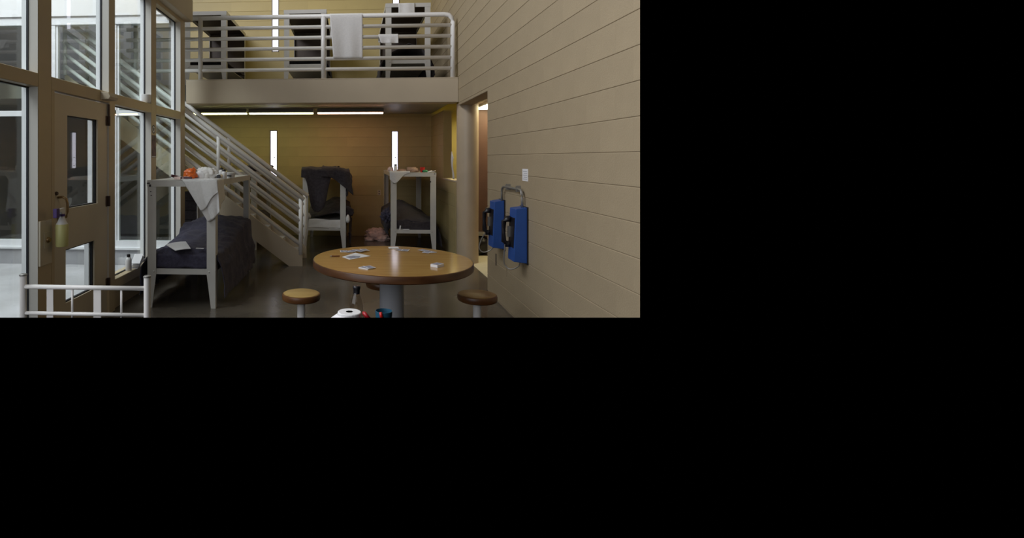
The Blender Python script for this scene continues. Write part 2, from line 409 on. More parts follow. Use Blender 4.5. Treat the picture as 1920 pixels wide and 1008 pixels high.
# ---- slit windows
for i, (a, b, c, d) in enumerate(SLITS):
    w = struct('window_%d' % (i + 3), ['tall slit window low on the back wall behind the stair rail', 'tall slit window low on the back wall above the right bunk', 'tall slit window on the upper tier between two bunks', 'tall slit window on the upper tier above the right bunk'][i])
    f = MB(); t = 0.014
    for x0, x1, z0, z1 in ((a, a + t, c, d), (b - t, b, c, d), (a, b, c, c + t), (a, b, d - t, d)): f.box(x0, x1, YB - 0.006, YB + 0.22, z0, z1)
    f.build('frame', M_SLITF, w)
    MB().box(a + t, b - t, YB + 0.06, YB + 0.075, c + t, d - t).build('pane', M_SLIT, w)
    if i < 2:
        for zz in ((1.63,) if i == 0 else (1.63, 1.45, 1.38)):
            q = MB().lathe([(0.0, -0.004), (0.012, -0.004), (0.012, 0.004), (0.0, 0.004)], n=12)
            bmesh.ops.rotate(q.bm, verts=q.bm.verts[:], cent=(0, 0, 0), matrix=Matrix.Rotation(PI / 2, 3, 'X'))
            bmesh.ops.translate(q.bm, verts=q.bm.verts[:], vec=((a + b) / 2 + 0.012, YB + 0.052, zz))
            q.build('vent_hole', M_BLACK, w)
# ---- round column at the end of the doorway
cl = MB().lathe([(0.165, 0), (0.165, HZ + 0.03)], (1.79, 8.24, 0), 40).build('column', M_COLUMN); smooth_angle(cl)
tag(cl, 'round cream column at the far side of the doorway', kind='structure')
# ---- shower room beyond the doorway
sw = struct('wall_side', 'brown walls of the lit wash room seen through the doorway')
MB().box(XR + 0.19, 3.25, 9.0, 9.1, 0, 2.5).build('end_wall', M_SIDEW, sw)
MB().box(3.2, 3.3, 6.5, 9.1, 0, 2.5).build('far_wall', M_SIDEW, sw)
MB().box(XR + 0.2, 3.3, JY - 0.12, JY - 0.02, 0, 2.5).build('near_wall', M_SIDEW, sw)
MB().box(XR + 0.2, 3.3, JY - 0.12, 9.1, 2.47, 2.55).build('room_ceiling', M_CREAM, sw)
MB().box(2.3, 2.4, 9.1, YB, 0, 2.5).build('shower_wall', mat('yellow_shower_paint', (0.62, 0.56, 0.20), 0.5), sw)
tag(MB().box(XR + 0.19, 3.2, JY - 0.02, 9.0, -0.1, 0.004).build('floor_side', M_TILE), 'pale floor of the wash room beyond the doorway', kind='structure')
bp = thing('ceiling_light', 'bright square ceiling light in the wash room beyond the doorway', 'lamp', (2.6, 8.5, 2.47))
MB().box(2.08, 3.1, 8.05, 8.9, 2.425, 2.45).build('diffuser', M_LAMPB, bp)
MB().box(2.06, 3.12, 8.03, 8.92, 2.44, 2.47).build('housing', M_WHITEF, bp)
area('assumed_shower_light', (2.0, 10.0, 2.40), (2.3, 10.0, 1.2), 0.3, 0.6, 14, (1.0, 0.9, 0.45))  # assumed unseen lamp, for the lit yellow wall above the half wall
# ---- lower tier strip lights
for i, (a, b, mm) in enumerate(((-3.10, -1.985, M_LAMPY), (-1.945, -0.72, M_LAMPY), (-0.65, 0.586, M_LAMPW))):
    t = thing('strip_light', ['leftmost of three strip lights under the upper tier, yellowish glow', 'middle of three strip lights under the upper tier, yellowish glow', 'rightmost of three strip lights under the upper tier, pinkish white glow'][i], 'lamp', ((a + b) / 2, 9.8, 2.53), 'strip lights under the upper tier')
    MB().box(a, b, 9.74, 9.86, 2.47, 2.53).box(a, b, 9.66, 9.94, 2.462, 2.472).build('housing', M_SOFFIT, t)  # second box: thin wing added to block upward light onto the soffit
    MB().box(a + 0.01, b - 0.01, 9.75, 9.85, 2.442, 2.462).build('diffuser', mm, t)

# ------------------------------------------------------------------ left window wall
XF, XG = -2.50, -2.59
win = struct('window_1', 'two storey window wall of beige framed panes on the left')
MULL = [(2.72, 2.88), (4.03, 4.215), (5.252, 5.386), (6.387, 6.548), (7.508, 7.70)]
ZT0, ZT1, ZH = 2.18, 2.29, 3.6
for i, (a, b) in enumerate(MULL):
    mu = MB().box(XG, XF, a, b, 0.0, ZH + 0.3).build('mullion', M_FRAME, win, bevel=0.004, seg=1, cut=True)
    MB().box(XG - 0.06, XG, a + 0.015, b - 0.015, 0.0, ZH + 0.3).build('outer_cap', M_WHITEF, mu, cut=True)
    MB().box(XG + 0.002, XF - 0.003, a - 0.005, a - 0.0002, 0.335, ZH).build('daylit_side', M_DAYLIT, mu, cut=True)  # added strip: courtyard daylight on the mullion side is put into its colour
for (a0, a1), (b0, b1) in zip(MULL, MULL[1:]):
    MB().box(XG, XF, a1, b0, ZT0, ZT1).build('transom', M_FRAME, win, bevel=0.004, seg=1)
    MB().box(XG - 0.06, XG, a1, b0, ZT0 + 0.02, ZT1 - 0.02).build('outer_cap', M_WHITEF, win)
    bays = [(ZT1, ZH)]
    MB().box(XG, XF, a1, b0, ZH, ZH + 0.3).build('head_rail', M_FRAME, win)
    if a1 != 4.215:
        bays.append((0.33, ZT0))
        MB().box(XG - 0.09, XF, a1, b0, 0.225, 0.33).build('sill_rail', M_FRAME, win, bevel=0.004, seg=1, cut=True)
        MB().box(XG - 0.09, XF - 0.045, a1, b0, -0.1, 0.225).build('base_panel', M_FRAME, win, cut=True)
    for z0, z1 in bays:
        MB().box(XG - 0.004, XG + 0.002, a1 + 0.006, b0 - 0.006, z0 + 0.006, z1 - 0.006).build('pane', M_GLASS, win, cut=True)
        g = MB(); e = 0.010
        g.box(XG - 0.006, XG + 0.012, a1, a1 + e, z0, z1).box(XG - 0.006, XG + 0.012, b0 - e, b0, z0, z1)
        g.box(XG - 0.006, XG + 0.012, a1, b0, z0, z0 + e).box(XG - 0.006, XG + 0.012, a1, b0, z1 - e, z1)
        g.build('gasket', M_GASKET, win, cut=True)
tag(MB().box(-2.7, -2.385, 2.6, 7.72, ZH + 0.05, 5.0).build('wall_left', M_CREAM, bevel=0.01), 'cream upper wall above the window wall', kind='structure')
tag(MB().box(XG - 0.05, XF + 0.0, 7.70, 7.74, 0, 0.01).build('trim_1', M_FRAME), kind='structure')

# door in the window wall
dr = struct('door_1', 'beige metal glazed door in the window wall, opening onto the courtyard')
DX0, DX1 = -2.57, -2.515; DY0, DY1 = 4.262, 5.232; DZ1 = 2.165
gu = (4.48, 5.03, 1.165, 1.99); gl = (4.455, 4.965, 0.335, 0.807)
d = MB()
rs = [(DY0, DY1, 0.02, DZ1)]
for h in (gu, gl): rs = [q for r in rs for q in rect_minus(r, h)]
for a, b, c, e in rs: d.box(DX0, DX1, a, b, c, e)
bmesh.ops.remove_doubles(d.bm, verts=d.bm.verts[:], dist=0.0001)
d.build('door_leaf', M_DOOR, dr, cut=True)
for h in (gu, gl):
    MB().box(-2.548, -2.542, h[0], h[1], h[2], h[3]).build('pane', M_GLASS, dr, cut=True)
    b = MB(); t = 0.012
    for y0, y1, z0, z1 in ((h[0], h[0] + t, h[2], h[3]), (h[1] - t, h[1], h[2], h[3]), (h[0], h[1], h[2], h[2] + t), (h[0], h[1], h[3] - t, h[3])):
        b.box(-2.552, -2.530, y0, y1, z0, z1)
    b.build('gasket', M_GASKET, dr, cut=True)
    b = MB(); t = 0.03
    for y0, y1, z0, z1 in ((h[0], h[0] + t, h[2], h[3]), (h[1] - t, h[1], h[2], h[3])): b.box(-2.60, -2.555, y0, y1, z0, z1)
    b.build('outer_bead', M_WHITEF, dr, cut=True)
MB().box(XG, XF, 4.215, 4.258, 0, ZT0).build('door_jamb', M_FRAME, dr, cut=True)
for z0, z1 in ((1.943, 2.042), (1.117, 1.222), (0.281, 0.38)):
    MB().tube([(-2.497, 5.243, z0), (-2.497, 5.243, z1)], 0.012, 10).box(-2.514, -2.507, 5.20, 5.245, z0, z1).build('hinge', M_HINGE, dr)
MB().box(-2.508, -2.492, 5.234, 5.252, 2.02, 2.165).build('hinge_guard', M_HINGE, dr)
lb = MB().box(-2.505, -2.484, 4.03, 4.195, 0.742, 1.105).build('lock_case', M_DOOR, dr, bevel=0.005)
q = MB().lathe([(0.0, 0.02), (0.016, 0.02), (0.022, 0.012), (0.024, 0.0), (0.0, 0.0)], n=20)
bmesh.ops.rotate(q.bm, verts=q.bm.verts[:], cent=(0, 0, 0), matrix=Matrix.Rotation(PI / 2, 3, 'Y'))
bmesh.ops.translate(q.bm, verts=q.bm.verts[:], vec=(-2.478, 4.125, 0.945)); q.build('key_cylinder', M_BRASS, lb, smooth=False)
MB().box(-2.486, -2.478, 4.075, 4.175, 0.88, 1.01).build('cylinder_plate', M_DOOR, lb)
q = MB().lathe([(0.0, 0.012), (0.014, 0.012), (0.018, 0.0), (0.0, 0.0)], n=16)
bmesh.ops.rotate(q.bm, verts=q.bm.verts[:], cent=(0, 0, 0), matrix=Matrix.Rotation(PI / 2, 3, 'Y'))
bmesh.ops.translate(q.bm, verts=q.bm.verts[:], vec=(-2.513, 4.305, 1.31)); q.build('key_hole', M_HINGE, dr)
MB().tube([(-2.515, 4.335, 1.275), (-2.47, 4.335, 1.278), (-2.445, 4.34, 1.262), (-2.437, 4.345, 1.22), (-2.437, 4.345, 1.15), (-2.445, 4.34, 1.11), (-2.47, 4.335, 1.095), (-2.515, 4.335, 1.095)], 0.011, 10).build('pull_handle', M_BRASS, dr, smooth=True)
# door closer / junction box over the hinge side
MB().prism([(-2.50, 2.195), (-2.415, 2.20), (-2.40, 2.225), (-2.42, 2.265), (-2.50, 2.275)], 'y', 5.06, 5.245).build('closer_box', M_CREAM, dr, bevel=0.004)

# ------------------------------------------------------------------ courtyard
tag(MB().box(-7.0, -2.66, 2.0, 7.5, -0.1, 0.05).build('floor_courtyard', M_PAVE, cut=True), 'grey concrete paving of the daylit courtyard', kind='structure')
cw = struct('window_2', 'white framed glazing across the far side of the courtyard')
YC = 7.5
MB().box(-7.0, -2.66, YC - 0.05, YC + 0.1, 0.0, 0.275).build('curb', M_CURB, cw)
MB().box(-7.0, -2.66, YC - 0.08, YC + 0.1, 0.275, 0.31).build('sill', M_WHITEF, cw, bevel=0.005)
MB().box(-7.0, -2.66, YC - 0.03, YC + 0.08, 0.31, 0.40).build('bottom_rail', M_WHITEF, cw)
MB().box(-7.0, -2.66, YC - 0.02, YC + 0.08, 2.235, 2.315).build('transom', M_WHITEF, cw)
MB().box(-7.0, -2.66, YC - 0.03, YC + 0.08, 3.58, 3.70).build('head_rail', M_WHITEF, cw)
fm = [-6.24, -5.32, -4.385, -3.455, -2.66]
for i, x in enumerate(fm):
    if i < 4: MB().box(x - 0.135, x, YC - 0.02, YC + 0.08, 0.40, 3.58).build('mullion', M_WHITEF, cw, bevel=0.004, seg=1)
for a, b in zip(fm, fm[1:]):
    last = b > -2.7
    if last: b = b + 0.135
    for z0, z1 in ((0.40, 2.235), (2.315, 3.58)):
        MB().box(a, b - 0.135, YC + 0.02, YC + 0.028, z0, z1).build('pane', M_GLASS, cw)
        f = MB(); t = 0.03
        for x0, x1, y0, y1 in ((a, a + t, z0, z1), (b - 0.135 - t, b - 0.135, z0, z1))[:1 if last else 2]: f.box(x0, x1, YC + 0.0, YC + 0.05, y0, y1)
        f.build('glazing_bead', M_WHITEF, cw)
tag(MB().box(-7.0, -2.70, YC - 0.06, YC + 0.2, 3.70, 5.2).build('wall_courtyard', M_EXT), 'white outside wall above the courtyard glazing', kind='structure')
tag(MB().box(-7.1, -6.95, 1.8, YB, -0.1, 5.2).build('wall_outer', M_GREYWALL), kind='structure')

# ------------------------------------------------------------------ guard railing on the upper tier
gr = thing('guard_railing', 'white tubular guard railing along the edge of the upper tier', 'railing', (-0.5, 8.17, ZM))
RY = 8.17; R0 = 0.027
zr = [3.83 - k * 0.166 for k in range(6)]
MB().tube([(-3.6, RY, zr[0]), (1.42, RY, zr[0]), (1.49, RY, zr[0] - 0.012), (1.535, RY, zr[0] - 0.05), (1.55, RY, zr[0] - 0.12), (1.55, RY, ZM)], 0.036, 12).build('top_rail', M_RAIL, gr, smooth=True)
for k in range(1, 6): MB().tube([(-3.6, RY, zr[k]), (1.55, RY, zr[k])], 0.029, 10).build('rail', M_RAIL, gr, smooth=True)
for x in (-3.45, -2.40, -0.445): MB().tube([(x, RY - 0.005, ZM), (x, RY - 0.005, zr[0])], 0.037, 12).build('post', M_RAIL, gr, smooth=True)
MB().box(-2.62, XR - 0.01, RY - 0.05, RY + 0.06, ZM - 0.001, ZM + 0.012).build('toe_plate', M_CREAM, gr)

# ------------------------------------------------------------------ staircase
st = thing('staircase', 'straight flight with cream stringers and white pipe handrails rising left to the upper tier', 'stairs', (-0.74, 8.1, 0))
SL = 0.745; X0 = -0.738
def zt(x): return 0.183 + (X0 - x) * SL        # top edge of the stringer
XT = -4.40
for y0, y1 in ((7.76, 7.80), (8.42, 8.46)):
    MB().prism([(X0, 0), (X0, zt(X0)), (XT, zt(XT)), (XT, zt(XT) - 0.36), (X0 - 0.20, 0)], 'y', y0, y1).build('stringer', M_CREAM, st)
n_st = 15; rise = ZM / (n_st + 1)
for i in range(n_st):
    z = rise * (i + 1); x = X0 - 0.10 - (z - rise) / SL
    tr = MB().box(x - 0.27, x, 7.80, 8.42, z - 0.03, z).build('tread', M_TREAD, st)
    MB().box(x - 0.012, x, 7.80, 8.42, z - rise, z - 0.03).build('riser', M_TREAD, tr)
for yy, xs in ((7.77, (-0.765, -2.01, -3.2, -4.40)), (8.45, (-0.765, -2.01, -3.2, -4.40))):
    for k in range(5):
        dz = 0.835 - k * 0.180
        xa = -0.735 if k == 0 else -0.765; xb = -4.42
        nm = 'handrail' if k == 0 else 'rail'
        pts = [(xa, yy, zt(xa) + dz), (xb, yy, zt(xb) + dz)]
        if k == 0: pts = [(-0.715, yy, zt(-0.715) + dz - 0.01)] + pts[1:]
        MB().tube(pts, 0.036 if k == 0 else 0.029, 10).build(nm, M_RAIL, st, smooth=True)
    for j, x in enumerate(xs):
        zb = 0.0 if (j == 0 and yy > 8) else zt(x) - 0.03
        MB().tube([(x, yy, zb), (x, yy, zt(x) + 0.83)], 0.030, 10).build('post', M_RAIL, st, smooth=True)

# ------------------------------------------------------------------ bunk beds
BW, BH = 0.745, 1.37
def leg_mesh():
    mb = MB(); w = 0.095; t = 0.007; zt_ = 0.36
    mb.prism([(0, 0), (0.05, 0), (w, zt_), (w, BH - 0.004), (0, BH - 0.004)], 'y', 0, t)
    mb.prism([(t, 0), (0.05, 0), (w, zt_), (w, BH - 0.004), (t, BH - 0.004)], 'x', 0, t)
    return mb
def make_bunk(label, group, loc, L=1.68, head=False):
    t = thing('bunk_bed', label, 'bunk bed', loc, group, world=False)
    for sx in (0, 1):
        for sy in (0, 1):
            mb = leg_mesh()
            for v in mb.bm.verts:
                if sx: v.co.x = BW - v.co.x
                if sy: v.co.y = L - v.co.y
            lg = mb.build('leg', M_BUNK, t)
            if sy == 0:
                b = MB()
                for zz in (0.39,):
                    q = MB().lathe([(0.0, 0.006), (0.008, 0.004), (0.012, 0.0), (0.0, 0.0)], n=10)
                    bmesh.ops.rotate(q.bm, verts=q.bm.verts[:], cent=(0, 0, 0), matrix=Matrix.Rotation(PI / 2, 3, 'X'))
                    bmesh.ops.translate(q.bm, verts=q.bm.verts[:], vec=(0.07 if sx == 0 else BW - 0.07, 0.0, zz)); q.build('bolt', M_BUNK, lg)
                    b.bm.free()
    e = 0.0075
    MB().box(e, BW - e, e, L - e, BH - 0.012, BH).build('top_deck', M_BUNK, t)
    MB().box(-0.003, BW + 0.003, -0.004, 0.0, BH - 0.065, BH + 0.002).build('front_lip', M_BUNK, t)
    MB().box(-0.003, BW + 0.003, L, L + 0.004, BH - 0.065, BH + 0.002).build('back_lip', M_BUNK, t)
    MB().box(-0.004, 0.0, 0, L, BH - 0.065, BH + 0.002).build('side_lip', M_BUNK, t)
    MB().box(BW, BW + 0.004, 0, L, BH - 0.065, BH + 0.002).build('side_lip', M_BUNK, t)
    if head:
        MB().box(e, BW - e, e + 0.01, L - e - 0.01, BH - 0.018, BH - 0.0125).build('deck_underside', M_BUNKD, t)
        MB().box(e, BW - e, L - 0.016, L - 0.008, 0.2, BH - 0.02).build('head_panel', M_BUNKD, t)
    MB().box(e, BW - e, 0.03, L - 0.03, 0.385, 0.395).build('lower_deck', M_BUNK, t)
    MB().box(e, BW - e, e, 0.02, 0.36, 0.42).build('front_bar', M_BUNK, t)
    MB().box(e, BW - e, L - 0.02, L - e, 0.36, 0.42).build('back_bar', M_BUNK, t)
    return t
GB = 'white steel bunk beds'
ba = make_bunk('front bunk beside the window wall with a white towel hanging from its deck', GB, (-2.205, 5.52, 0), L=1.90)
bb = make_bunk('lower tier bunk at the foot of the stairs with dark blankets slung over its deck', GB, (-0.853, 9.03, 0))
bg = make_bunk('lower tier bunk in the shade behind the stair rails', GB, (-2.42, 9.08, 0))
bc = make_bunk('lower tier bunk nearest the round column with small goods and towel on its deck', GB, (0.646, 8.76, 0), L=1.95)
bd = make_bunk('upper tier bunk at the left end of the railing', GB, (-2.965, 9.13, ZM + 0.001), head=True)
be = make_bunk('middle upper tier bunk beside the tall slit window', GB, (-1.193, 9.13, ZM + 0.001), head=True)
bf = make_bunk('right upper tier bunk with a white cloth on its deck', GB, (0.567, 8.85, ZM + 0.001), L=1.95, head=True)
# paint chips and holes on the front bunk and the right lower bunk
for o, sp in ((ba, [(0.030, 1.315, .012, .02), (0.036, 1.25, .007, .009), (0.042, 1.21, .007, .009), (0.012, 1.34, .016, .012)]), (bc, [(0.050, 1.20, .012, .014), (0.05, 1.25, .016, .008), (0.655, 1.22, .008, .02), (0.72, 1.35, .012, .010)]), (bb, [(0.04, 1.335, .010, .02)])):
    for x, z, a, b in sp:
        y = -0.005 if z > BH - 0.066 else -0.001
        MB().lathe([(0.0, 0.0), (1.0, 0.0), (1.0, 0.001), (0.0, 0.001)], n=8)
        q = MB().box(x - a, x + a, y, y + 0.0015, z - b * .6, z + b * .6); q.build('paint_chip', M_CHIP, o, bevel=0.0)

# ------------------------------------------------------------------ soft goods
def nz(x, y, s=0.0, f=4.0): return noise.noise(Vector((x * f, y * f, s)))
def drape(path, y0, y1, amp, seed, nu=40, nv=40, f=5.0, zfun=None):
    """path: list of (x,z) across the bed; swept from y0 to y1 with folds."""
    P = [Vector((a, 0, b)) for a, b in path]
    ls = [0]
    for a, b in zip(P, P[1:]): ls.append(ls[-1] + (b - a).length)
    def at(u):
        s = u * ls[-1]
        for i in range(len(P) - 1):
            if s <= ls[i + 1] or i == len(P) - 2:
                return P[i].lerp(P[i + 1], (s - ls[i]) / (ls[i + 1] - ls[i] + 1e-9))
    def fn(u, v):
        p = at(u); y = y0 + (y1 - y0) * v
        k = amp * (nz(p.x + p.z, y, seed, f) + 0.5 * nz(p.x - p.z, y, seed + 5, f * 2.3))
        z = p.z + abs(k) * 0.8 + (zfun(p.x, v, p.z) if zfun else 0)
        return (p.x + k * 0.7, y + k * 0.3, z)
    return MB().grid(fn, nu, nv)
def rounded_box(name, x0, x1, y0, y1, z0, z1, m, r=0.04):
    o = MB().box(x0, x1, y0, y1, z0, z1).build(name, m, bevel=r, seg=3); smooth_angle(o, 0.9); return o
# front bunk: mattress, blanket, pillow mound
tag(rounded_box('mattress', -2.185, -1.48, 5.56, 7.38, 0.397, 0.50, M_CHAR), 'dark mattress under the navy blanket on the front bunk', 'mattress')
def zA(x, v, z):
    if z < 0.5: return 0
    return 0.02 + 0.17 * max(0, (v - 0.25) / 0.75) ** 1.0 + 0.05 * math.exp(-((v - 0.75) / 0.15) ** 2)
bl = drape([(-2.31, 0.12), (-2.32, 0.30), (-2.27, 0.44), (-2.20, 0.55), (-2.05, 0.585), (-1.83, 0.59), (-1.60, 0.58), (-1.45, 0.545), (-1.40, 0.44), (-1.385, 0.26), (-1.37, 0.10)], 5.56, 7.36, 0.05, 3.0, 70, 60, 4.6, zA)
for v in bl.bm.verts:
    # front edge turns down over the mattress end
    if v.co.y < 5.60 and -2.2 < v.co.x < -1.45: v.co.z = min(v.co.z, 0.56)
tag(bl.build('blanket', M_NAVY, smooth=True, solid=0.008), 'navy blanket spread over the front bunk and falling down its right side', 'blanket')
tag(MB().grid(lambda u, v: (-2.14 + 0.63 * u, 5.548 - 0.008 * math.sin(u * 9), 0.57 - 0.145 * v + 0.006 * math.sin(u * 14)), 24, 6).build('sheet', M_NAVY, smooth=True, solid=0.01), 'tucked dark sheet end at the foot of the front bunk', 'bedding')
# front bunk towel
def towel_pt(u, v, off):
    L = Vector((-1.815 + 0.285 * v, 0, 1.376 - 0.445 * v)); R_ = Vector((-1.435 + 0.03 * v, 0, 1.376 - 0.335 * v))
    p = L.lerp(R_, u)
    sag = 0.018 * math.sin(PI * u) * v
    return (p.x, 5.511 - off - 0.014 * abs(math.sin(u * 6 + v * 1.5)) * (0.4 + v) - 0.006 * v, p.z - sag)
tw = thing('towel', 'white towel hanging off the front right corner of the front bunk', 'towel', (-1.63, 5.5, 1.37))
MB().grid(lambda u, v: towel_pt(u, v, 0.0), 26, 24).build('under_layer', M_TOWEL, tw, smooth=True, solid=0.007)
MB().grid(lambda u, v: towel_pt(u, v * (0.74 - 0.30 * u + 0.05 * math.sin(u * 5)), 0.012), 26, 20).build('top_layer', M_TOWEL, tw, smooth=True, solid=0.007)
MB().grid(lambda u, v: (-1.83 + 0.385 * u, 5.50 + 0.30 * v, 1.380 + 0.006 * abs(nz(u * 2, v, 2))), 12, 8).build('deck_layer', M_TOWEL, tw, smooth=True, solid=0.006)
MB().grid(lambda u, v: (-1.440 + 0.02 * v + 0.006 * math.sin(u * 9), 5.50 + 0.26 * u, 1.380 - v * (0.335 - 0.13 * u)), 12, 12).build('side_layer', M_TOWEL, tw, smooth=True, solid=0.006)

# items on the front bunk deck (top z = 1.372)
ZD = 1.373
t = thing('snack_bag', 'crumpled orange snack bag on the front bunk deck', 'bag', (-1.80, 5.72, ZD))
MB().blob((-1.80, 5.72, ZD + 0.055), (0.075, 0.06, 0.066), 0.30, 2.2, 3, 4, flat=-0.054).build('pouch', M_ORANGE, t)
MB().rbox((-1.765, 5.70, ZD + 0.10), (0.075, 0.008, 0.045), 0.2, 0.3, -0.7).build('crimped_end', M_ORANGE, t)
for i, (x, y, a, m_, lab) in enumerate(((-1.925, 5.64, 0.5, M_DARK, 'dark wrapped snack packet leftmost on the front bunk deck'), (-1.875, 5.60, -0.3, M_PINK, 'pinkish wrapped snack bar lying before the orange bag'), (-1.80, 5.59, 0.15, M_DARK, 'dark maroon packet lying in front of the orange bag'))):
    o = thing('snack_packet', lab, 'packet', (x, y, ZD), 'packets around the orange bag')
    MB().rbox((x, y, ZD + 0.02 + 0.012 * (i == 0)), (0.12, 0.05, 0.03), a, 0.0, 0.25 if i == 0 else 0).build('wrapper', m_, o, bevel=0.006)
    MB().rbox((x, y, ZD + 0.036 + 0.012 * (i == 0)), (0.05, 0.03, 0.003), a, 0.0, 0.25 if i == 0 else 0).build('label_patch', M_PAPER, o)
tag(MB().blob((-1.645, 5.86, ZD + 0.060), (0.12, 0.09, 0.075), 0.35, 2.8, 4, 8, flat=-0.058).build('crumpled_cloth', M_SHEET, smooth=True), 'crumpled white cloth between the orange bag and the bottles', 'cloth')
tag(MB().blob((-1.70, 5.80, ZD + 0.045), (0.06, 0.05, 0.055), 0.35, 2.6, 3, 12, flat=-0.042).build('plastic_bag', M_WHITEP, smooth=True), 'small twisted white bag touching the orange bag', 'bag')
def bottle(label, loc, r, h, m, capm, cr=None, ch=0.03, group=None, name='bottle', lie=None, neck=0.35):
    t = thing(name, label, 'bottle', loc, group, world=False); cr = cr or r * 0.45
    b = MB().lathe([(0, 0.0), (r * 0.92, 0.0), (r, 0.008), (r, h * (0.86 - neck * 0.3)), (r * 0.8, h * 0.92), (cr * 0.9, h * 0.97), (cr * 0.9, h), (0, h)], n=20)
    c = MB().lathe([(0, h), (cr, h), (cr, h + ch * 0.8), (cr * 0.85, h + ch), (0, h + ch)], n=16)
    o1 = b.build('body', m, t); smooth_angle(o1, 0.7)
    o2 = c.build('cap', capm, t); smooth_angle(o2, 0.7)
    if lie: t.rotation_euler = lie
    return t
GBOT = 'white bottles on the front bunk deck'
bottle('white bottle with black cap standing behind the others on the front bunk deck', (-1.565, 6.19, ZD), 0.032, 0.10, M_WHITEP, M_BLACK, 0.02, 0.022, GBOT)
bottle('white bottle with black cap standing right of the crumpled cloth', (-1.49, 6.02, ZD), 0.03, 0.085, M_WHITEP, M_BLACK, 0.022, 0.022, GBOT)
bottle('white bottle lying on its side with black cap facing the room', (-1.505, 5.90, ZD + 0.032), 0.032, 0.13, M_WHITEP, M_BLACK, 0.024, 0.02, GBOT, lie=(PI / 2, 0, 0.12))
bottle('white bottle lying behind with its cap end toward the cloth', (-1.565, 6.02, ZD + 0.030), 0.03, 0.11, M_WHITEP, M_BLACK, 0.018, 0.018, GBOT, lie=(PI / 2, 0, -0.35))
t = thing('plastic_tub', 'low white tub with a dark label at the right of the front bunk deck', 'tub', (-1.445, 6.12, ZD))
o = MB().lathe([(0, 0), (0.048, 0), (0.055, 0.055), (0.058, 0.058), (0.058, 0.066), (0, 0.068)], (-1.46, 6.22, ZD), 24).build('tub_body', M_WHITEP, t); smooth_angle(o, 0.7)
MB().box(-1.49, -1.435, 6.158, 6.163, ZD + 0.02, ZD + 0.034).build('tub_label', M_BLACK, t)
# paper and slip on the front bunk
def sheet_paper(name, label, cat, pts, th=0.004, m=M_PAPER, bend=0.0, group=None):
    mb = MB(); A, B, D, E_ = [Vector(p) for p in pts]
    mb.grid(lambda u, v: (A.lerp(B, u)).lerp(E_.lerp(D, u), v) + Vector((0, 0, bend * math.sin(PI * u) * (1 - v * 0.5))), 8, 4)
    return tag(mb.build(name, m, solid=th), label, cat, group)
sheet_paper('paper_pad', 'white papers lying on the navy blanket of the front bunk', 'paper', [(-2.07, 5.70, 0.648), (-1.88, 5.82, 0.665), (-1.73, 5.52, 0.640), (-1.88, 5.47, 0.625)], 0.006, bend=0.01)
sheet_paper('paper_slip', 'narrow white slip on the navy blanket right of the papers', 'paper', [(-1.69, 5.60, 0.635), (-1.60, 5.58, 0.635), (-1.60, 5.55, 0.635), (-1.69, 5.57, 0.635)], 0.003)
# window sill items (sill top 0.33)
bottle('white bottle with black cap on the window sill beside the papers', (-2.545, 5.82, 0.331), 0.034, 0.155, M_WHITEP, M_BLACK, 0.02, 0.03)
for i in range(3):
    tag(MB().rbox((-2.535 + 0.003 * i, 6.04 - 0.01 * i, 0.365 + 0.030 * i), (0.10, 0.24, 0.006 + 0.006 * (i == 1)), 0.1 * i, 0.30).build('booklet', M_PAPER), ['lowest tilted white booklet on the window sill behind the front bunk', 'middle tilted white booklet on the window sill', 'topmost tilted white booklet on the window sill'][i], 'booklet', 'booklets on the window sill')
tag(MB().blob((-2.53, 6.75, 0.375), (0.06, 0.14, 0.05), 0.35, 3, 3, 21, flat=-0.044).build('crumpled_paper', M_PAPER), 'crumpled white paper on the window sill near the far mullion', 'paper')

# middle bunk (bb): mattress, sheet, blankets
tag(rounded_box('mattress', -0.83, -0.135, 9.06, 10.6, 0.397, 0.53, M_SHEET), 'white covered mattress on the bunk at the foot of the stairs', 'mattress')
tag(MB().grid(lambda u, v: (-0.80 + 0.64 * u, 9.062 - 0.008 * abs(math.sin(u * 5 + v * 3)) - 0.02 * v, 0.55 - 0.15 * v + 0.012 * math.sin(u * 6)), 24, 8).build('sheet', M_SHEET, smooth=True, solid=0.006), 'white sheet edge hanging in front of the bunk by the stair foot', 'bedding')
def zB(x, v, z): return 0.12 * math.exp(-((x + 0.30) / 0.22) ** 2) * (0.4 + 0.6 * v) + 0.10 * v if z > 0.5 else 0
tag(drape([(-0.80, 0.56), (-0.60, 0.58), (-0.40, 0.60), (-0.15, 0.60), (-0.06, 0.56), (-0.02, 0.42), (-0.03, 0.22), (-0.05, 0.10)], 9.12, 10.6, 0.05, 11.0, 36, 36, 4.5, zB).build('blanket', M_CHAR, smooth=True, solid=0.012), 'charcoal blanket heaped on the bunk by the stair foot and falling off its right side', 'blanket')
tag(MB().blob((-0.10, 9.25, 0.66), (0.13, 0.18, 0.10), 0.3, 2.4, 3, 14).build('rolled_blanket', M_CHAR, smooth=True), 'bunched charcoal blanket end bulging past the right leg of that bunk', 'blanket')
tag(MB().blob((-0.765, 9.10, 0.60), (0.05, 0.06, 0.06), 0.3, 2.4, 3, 15).build('cloth', M_SHEET, smooth=True), 'white cloth knot at the left leg of the bunk by the stairs', 'cloth')
tag(MB().blob((-0.07, 9.05, 0.56), (0.035, 0.05, 0.07), 0.3, 2.4, 3, 16).build('cloth', M_SHEET, smooth=True), 'white cloth corner at the right leg of the bunk by the stairs', 'cloth')
